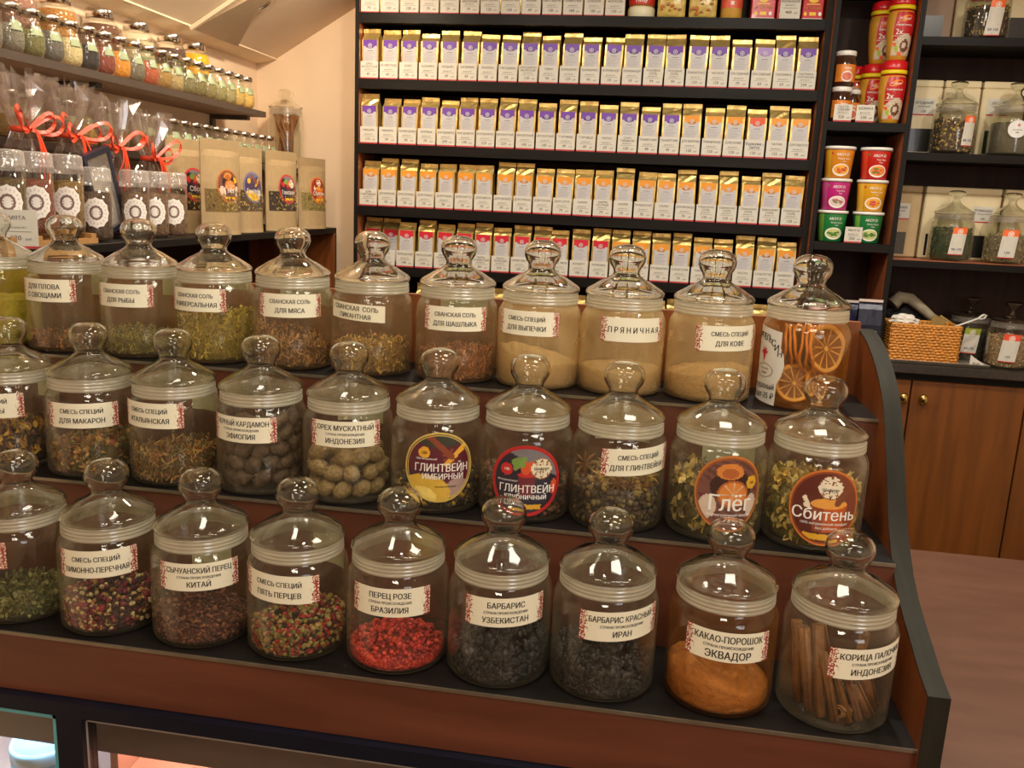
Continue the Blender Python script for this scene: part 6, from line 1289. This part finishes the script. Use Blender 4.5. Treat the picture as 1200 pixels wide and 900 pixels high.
kraft(-1.020, 1.455, KA + .05, .150, .244, 'kraft pouch with a violet round sticker, second from the Глёг pouch', (84, 68, 50), f_imb, pi_, 'Глинтвейн')
kraft(-1.005, 1.671, KA, .150, .246, 'kraft pouch with a dark round sticker with red rim', (50, 40, 36), f_klub, pk, 'Глинтвейн')
kraft(-1.075, 1.838, KA + .05, .150, .240, 'kraft pouch half hidden with a grey-violet sticker', (96, 84, 60), f_imb, [(120, 112, 110), (110, 100, 110), (190, 170, 100), (200, 180, 120), (110, 110, 120), (140, 130, 140), (200, 160, 60), (130, 90, 70), (200, 190, 180)], 'Сбор')
kraft(-1.005, 1.930, KA, .150, .238, 'kraft pouch with an orange-red round sticker at the far cabinet end', (130, 114, 64), f_sbit, ps, 'Сбитень')
# clear spice tubes with lacy round labels
M['cap_clear'] = thin_glass('clear_cap_plastic', (.94, .93, .92), base=.09, dust=(238, 234, 230), damt=.34, dscale=50, rough=.1)
tp = [(0, 0), (.028, 0), (.0315, .004), (.0325, .012), (.0325, .118), (.0, .118)]
TUB = MB().lathe(tp, 36).mesh('tube_body', [M['glass_small']]); TCP = MB().lathe([(0, .1570), (.026, .1570), (.0315, .1540), (.0325, .148), (.0325, .132), (.0338, .131), (.0338, .127), (.0325, .126), (.0325, .1185), (0, .1185)], 36).mesh('tube_cap', [M['cap_clear']])
def tube_label():
    mb = MB(); na, nr = 36, 6; f = cyl(.0330, 0); fb = cyl(.0327, 0); zc = .062; R = .027; rr = lambda a: R * (1 + .05 * cos(12 * a)); mb.v = [f(0, zc)]
    for k in range(1, nr + 1): mb.v += [f(rr(2 * pi * i / na) * k / nr * cos(2 * pi * i / na), zc + 1.15 * rr(2 * pi * i / na) * k / nr * sin(2 * pi * i / na)) for i in range(na)]
    for k in range(nr):
        for i in range(na): j = (i + 1) % na; mb.f.append((0, 1 + i, 1 + j) if k == 0 else (1 + (k - 1) * na + i, 1 + k * na + i, 1 + k * na + j, 1 + (k - 1) * na + j)); mb.mi.append(1 if k == 2 else 2 if k == 4 and i % 2 else 0); mb.sm.append(True)
    g = cyl(.0334, 0); 
    for q in (.006, .001, -.004): mb.add([g(-.008, zc + q), g(.008, zc + q), g(.008, zc + q + .0018), g(-.008, zc + q + .0018)], [(0, 1, 2, 3)], 1)
    return mb.mesh('tube_label', [mat('lace_label_white', (232, 226, 220), .5, var=.03), mat('lace_line', (120, 96, 92), .5), mat('lace_mid', (206, 196, 190), .5)])
TLB = tube_label()
mb = MB()
for k in range(3): mb.box((-1.055 + k * .027, .425, TZ0), (-1.039 + k * .027, .690, TZ0 + .011))
for y in (.44, .51, .60, .676): mb.box((-1.055, y - .008, TZ0 + .0112), (-.985, y + .008, TZ0 + .0205))
tag(mb.obj('slatted_stand', mat('light_slat_wood', (170, 126, 76), .5, var=.15)), 'low wooden slatted stand under three clear spice tubes', 'stand')
for i, (x, y, z, c, lb) in enumerate(((-1.020, .475, TZ0 + .0211, (110, 86, 40), 'clear spice tube nearest the price card on the slatted stand'), (-1.020, .553, TZ0 + .0211, (150, 74, 44), 'clear spice tube with rust-coloured filling in the middle of the slatted stand'), (-1.020, .645, TZ0 + .0211, (150, 112, 50), 'clear spice tube with golden filling at the end of the slatted stand'), (-1.020, .739, TZ0, (96, 66, 44), 'clear spice tube standing alone beside the navy gift box'),
        (-1.075, 1.000, TZ0, (120, 84, 54), 'clear spice tube just past the navy gift box'), (-1.070, 1.092, TZ0, (130, 92, 62), 'clear spice tube in the middle under the orange ribbon bow'), (-1.058, 1.166, TZ0, (136, 96, 66), 'clear spice tube next to the shaded kraft pouch')) ):
    if i == 6: x, y = -1.020, 1.054
    if i == 5: x, y = -1.030, .984
    if i == 4: x, y = -1.030, .902
    rz = atan2(CAM.x - x, y - CAM.y)
    t = thing('spice_tube', lb, 'tube', (x, y, z), rz, 'clear spice tubes on the side cabinet'); link('tube_body', TUB, t); link('cap', TCP, t); link('label', TLB, t)
    me = MB().lathe([(0, .003), (.027, .003), (.0305, .006), (.0314, .013), (.0314, .104), (0, .107)], 30).mesh('tube_fill', [mat('tubefill_%d_%d_%d' % c, tuple(int(q * .8) for q in c), .65, var=.7, scale=260, bump=.8)])
    tag(link('spice_filling', me, None, (x, y, z)), 'coarse filling of the ' + lb.replace('clear spice tube', 'tube'), 'spice', 'spice fillings in the clear tubes', 'stuff')
# gift bags of cellophane tied with orange-red ribbon
def gift(x, y, rz, h, w, label, boxcol, sd, kz, parts=True):
    rnd = random.Random(sd); t = thing('gift_bag', label, 'gift bag', (x, y, TZ0), rz, 'cellophane gift bags on the side cabinet')
    o = MB().bbox((-w * .42, -.026, .004), (w * .42, .026, h * .66), .004).obj('gift_box', mat('giftbox_%d_%d_%d' % boxcol, boxcol, .4, var=.1), t); o.rotation_euler = (0, rnd.uniform(-.06, .06), 0)
    mb = MB(); na = 52; prof = [(w * .52, .030, .001), (w * .54, .034, .02), (w * .54, .034, h * .55), (w * .46, .032, h * .74), (w * .22, .024, h * .90), (.015, .013, h), (.022, .017, h + .014), (.042, .024, h + .045), (.054, .028, h + .080), (.061, .030, h + .108)]
    vs = []
    for k, (a, b, z) in enumerate(prof):
        fr = max(0, (k - 4) / 5) if k > 4 else 0; amp = (.002, .003, .004, .008, .008, .003, .006, .014, .022, .030)[k]
        for i in range(na):
            q = 2 * pi * i / na; f = 1 + (amp / max(a, .02)) * (noise.noise(Vector((cos(q) * 3, sin(q) * 3, z * 14 + sd))) * 1.6 + (.7 if i % 2 else -.7) * (k > 4)); vs.append((a * cos(q) * f, b * sin(q) * f, z + (rnd.uniform(-.012, .012) if k == 9 else rnd.uniform(-.003, .003) if k else 0)))
    mb.add(vs, [(k * na + i, k * na + (i + 1) % na, (k + 1) * na + (i + 1) % na, (k + 1) * na + i) for k in range(9) for i in range(na)] + [tuple(range(na - 1, -1, -1))], 0); mb.obj('cellophane', M['cello'], t)
    mb = MB(); mb.lathe([(.0165, -.006), (.0215, -.004), (.0215, .004), (.0165, .006)], 16, c=(0, 0, h), closed=True)
    for s, L in ((-1, .075), (1, .085), (-1, .05), (1, .062)):
        up_ = rnd.uniform(.1, .6); fw = rnd.uniform(.012, .030); pts = []
        for u in range(15): a = pi * u / 14; pts.append((s * L * sin(a) * (1 - .2 * up_), -.020 - fw * sin(a), h + L * up_ * sin(a) + .018 * sin(2 * a)))
        mb.ribbon(pts, .0075, .0007, side=(.2 * s, .4, 1))
    for q in range(5):
        s = rnd.uniform(-1, 1); L = rnd.uniform(.06, .11); pts = [(s * .045 * u ** 1.2, -.022 - .020 * sin(u * 2.5), h - L * u * u * .9 - .010 * u + .006 * sin(u * 9)) for u in [k / 10 for k in range(11)]]; mb.ribbon(pts, .0075, .0007, side=(1, .3, 0))
    mb.obj('ribbon', M['ribbon'], t); return t
g1 = gift(-1.108, .636, 1.5708, .224, .108, 'cellophane gift bag with trailing orange ribbon nearest the frame edge', (44, 36, 40), 1, 0)
g2 = gift(-1.108, .788, 1.5708, .222, .108, 'cellophane gift bag with a looped orange bow above the lone spice tube', (60, 44, 44), 2, 0)
g3 = gift(-1.108, .941, 1.5708, .208, .108, 'cellophane gift bag with dark contents and upright ribbon loop', (86, 56, 56), 3, 0)
g4 = gift(-1.108, 1.095, 1.5708, .190, .108, 'cellophane gift bag with orange bow in front of the shaded kraft pouch', (120, 96, 84), 4, 0)
# navy gift box with a clear window leaning between the tubes
t = thing('window_gift_box', 'navy-framed gift box with a clear window leaning between the spice tubes', 'gift box', (-1.060, .850, TZ0), pi / 2); fw, fh, b = .050, .185, .011
mb = MB(); mb.box((-fw, -.010, 0), (fw, .008, b)); mb.box((-fw, -.010, fh - b), (fw, .008, fh)); mb.box((-fw, -.010, b), (-fw + b, .008, fh - b)); mb.box((fw - b, -.010, b), (fw, .008, fh - b)); mb.box((-fw + b, .005, b), (fw - b, .008, fh - b)); mb.obj('frame', M['navy'], t)
MB().box((-fw + b, -.0085, b), (fw - b, -.0072, fh - b)).obj('window', M['plastic_clear'], t)
MB().box((-fw + b + .001, .000, b + .001), (fw - b - .001, .0048, fh - b - .03)).obj('insert_card', mat('insert_grey', (196, 186, 178), .5, var=.1), t)
t.rotation_euler = (0, -.30, pi / 2)
t.location.z += .0155
card(-.9835, .450, TZ0, ['МЯТА', '120'], 'cream price card in front of the slatted stand on the side cabinet', None, w=.066, h=.070, rz=.5)
# ---- the clear jar in the showcase, the lamp's blue light painted into its plastic
t = thing('storage_jar', 'screw-lidded clear plastic jar lit blue inside the glass showcase', 'jar', (-.690, .055, -.3365))
MB().lathe([(0, .001), (.038, .001), (.044, .006), (.046, .015), (.044, .05), (.046, .055), (.044, .062), (0, .062)], 40).obj('jar_body', mat('blue_lit_plastic', (150, 190, 206), .15, var=.1, coat=.6), t)
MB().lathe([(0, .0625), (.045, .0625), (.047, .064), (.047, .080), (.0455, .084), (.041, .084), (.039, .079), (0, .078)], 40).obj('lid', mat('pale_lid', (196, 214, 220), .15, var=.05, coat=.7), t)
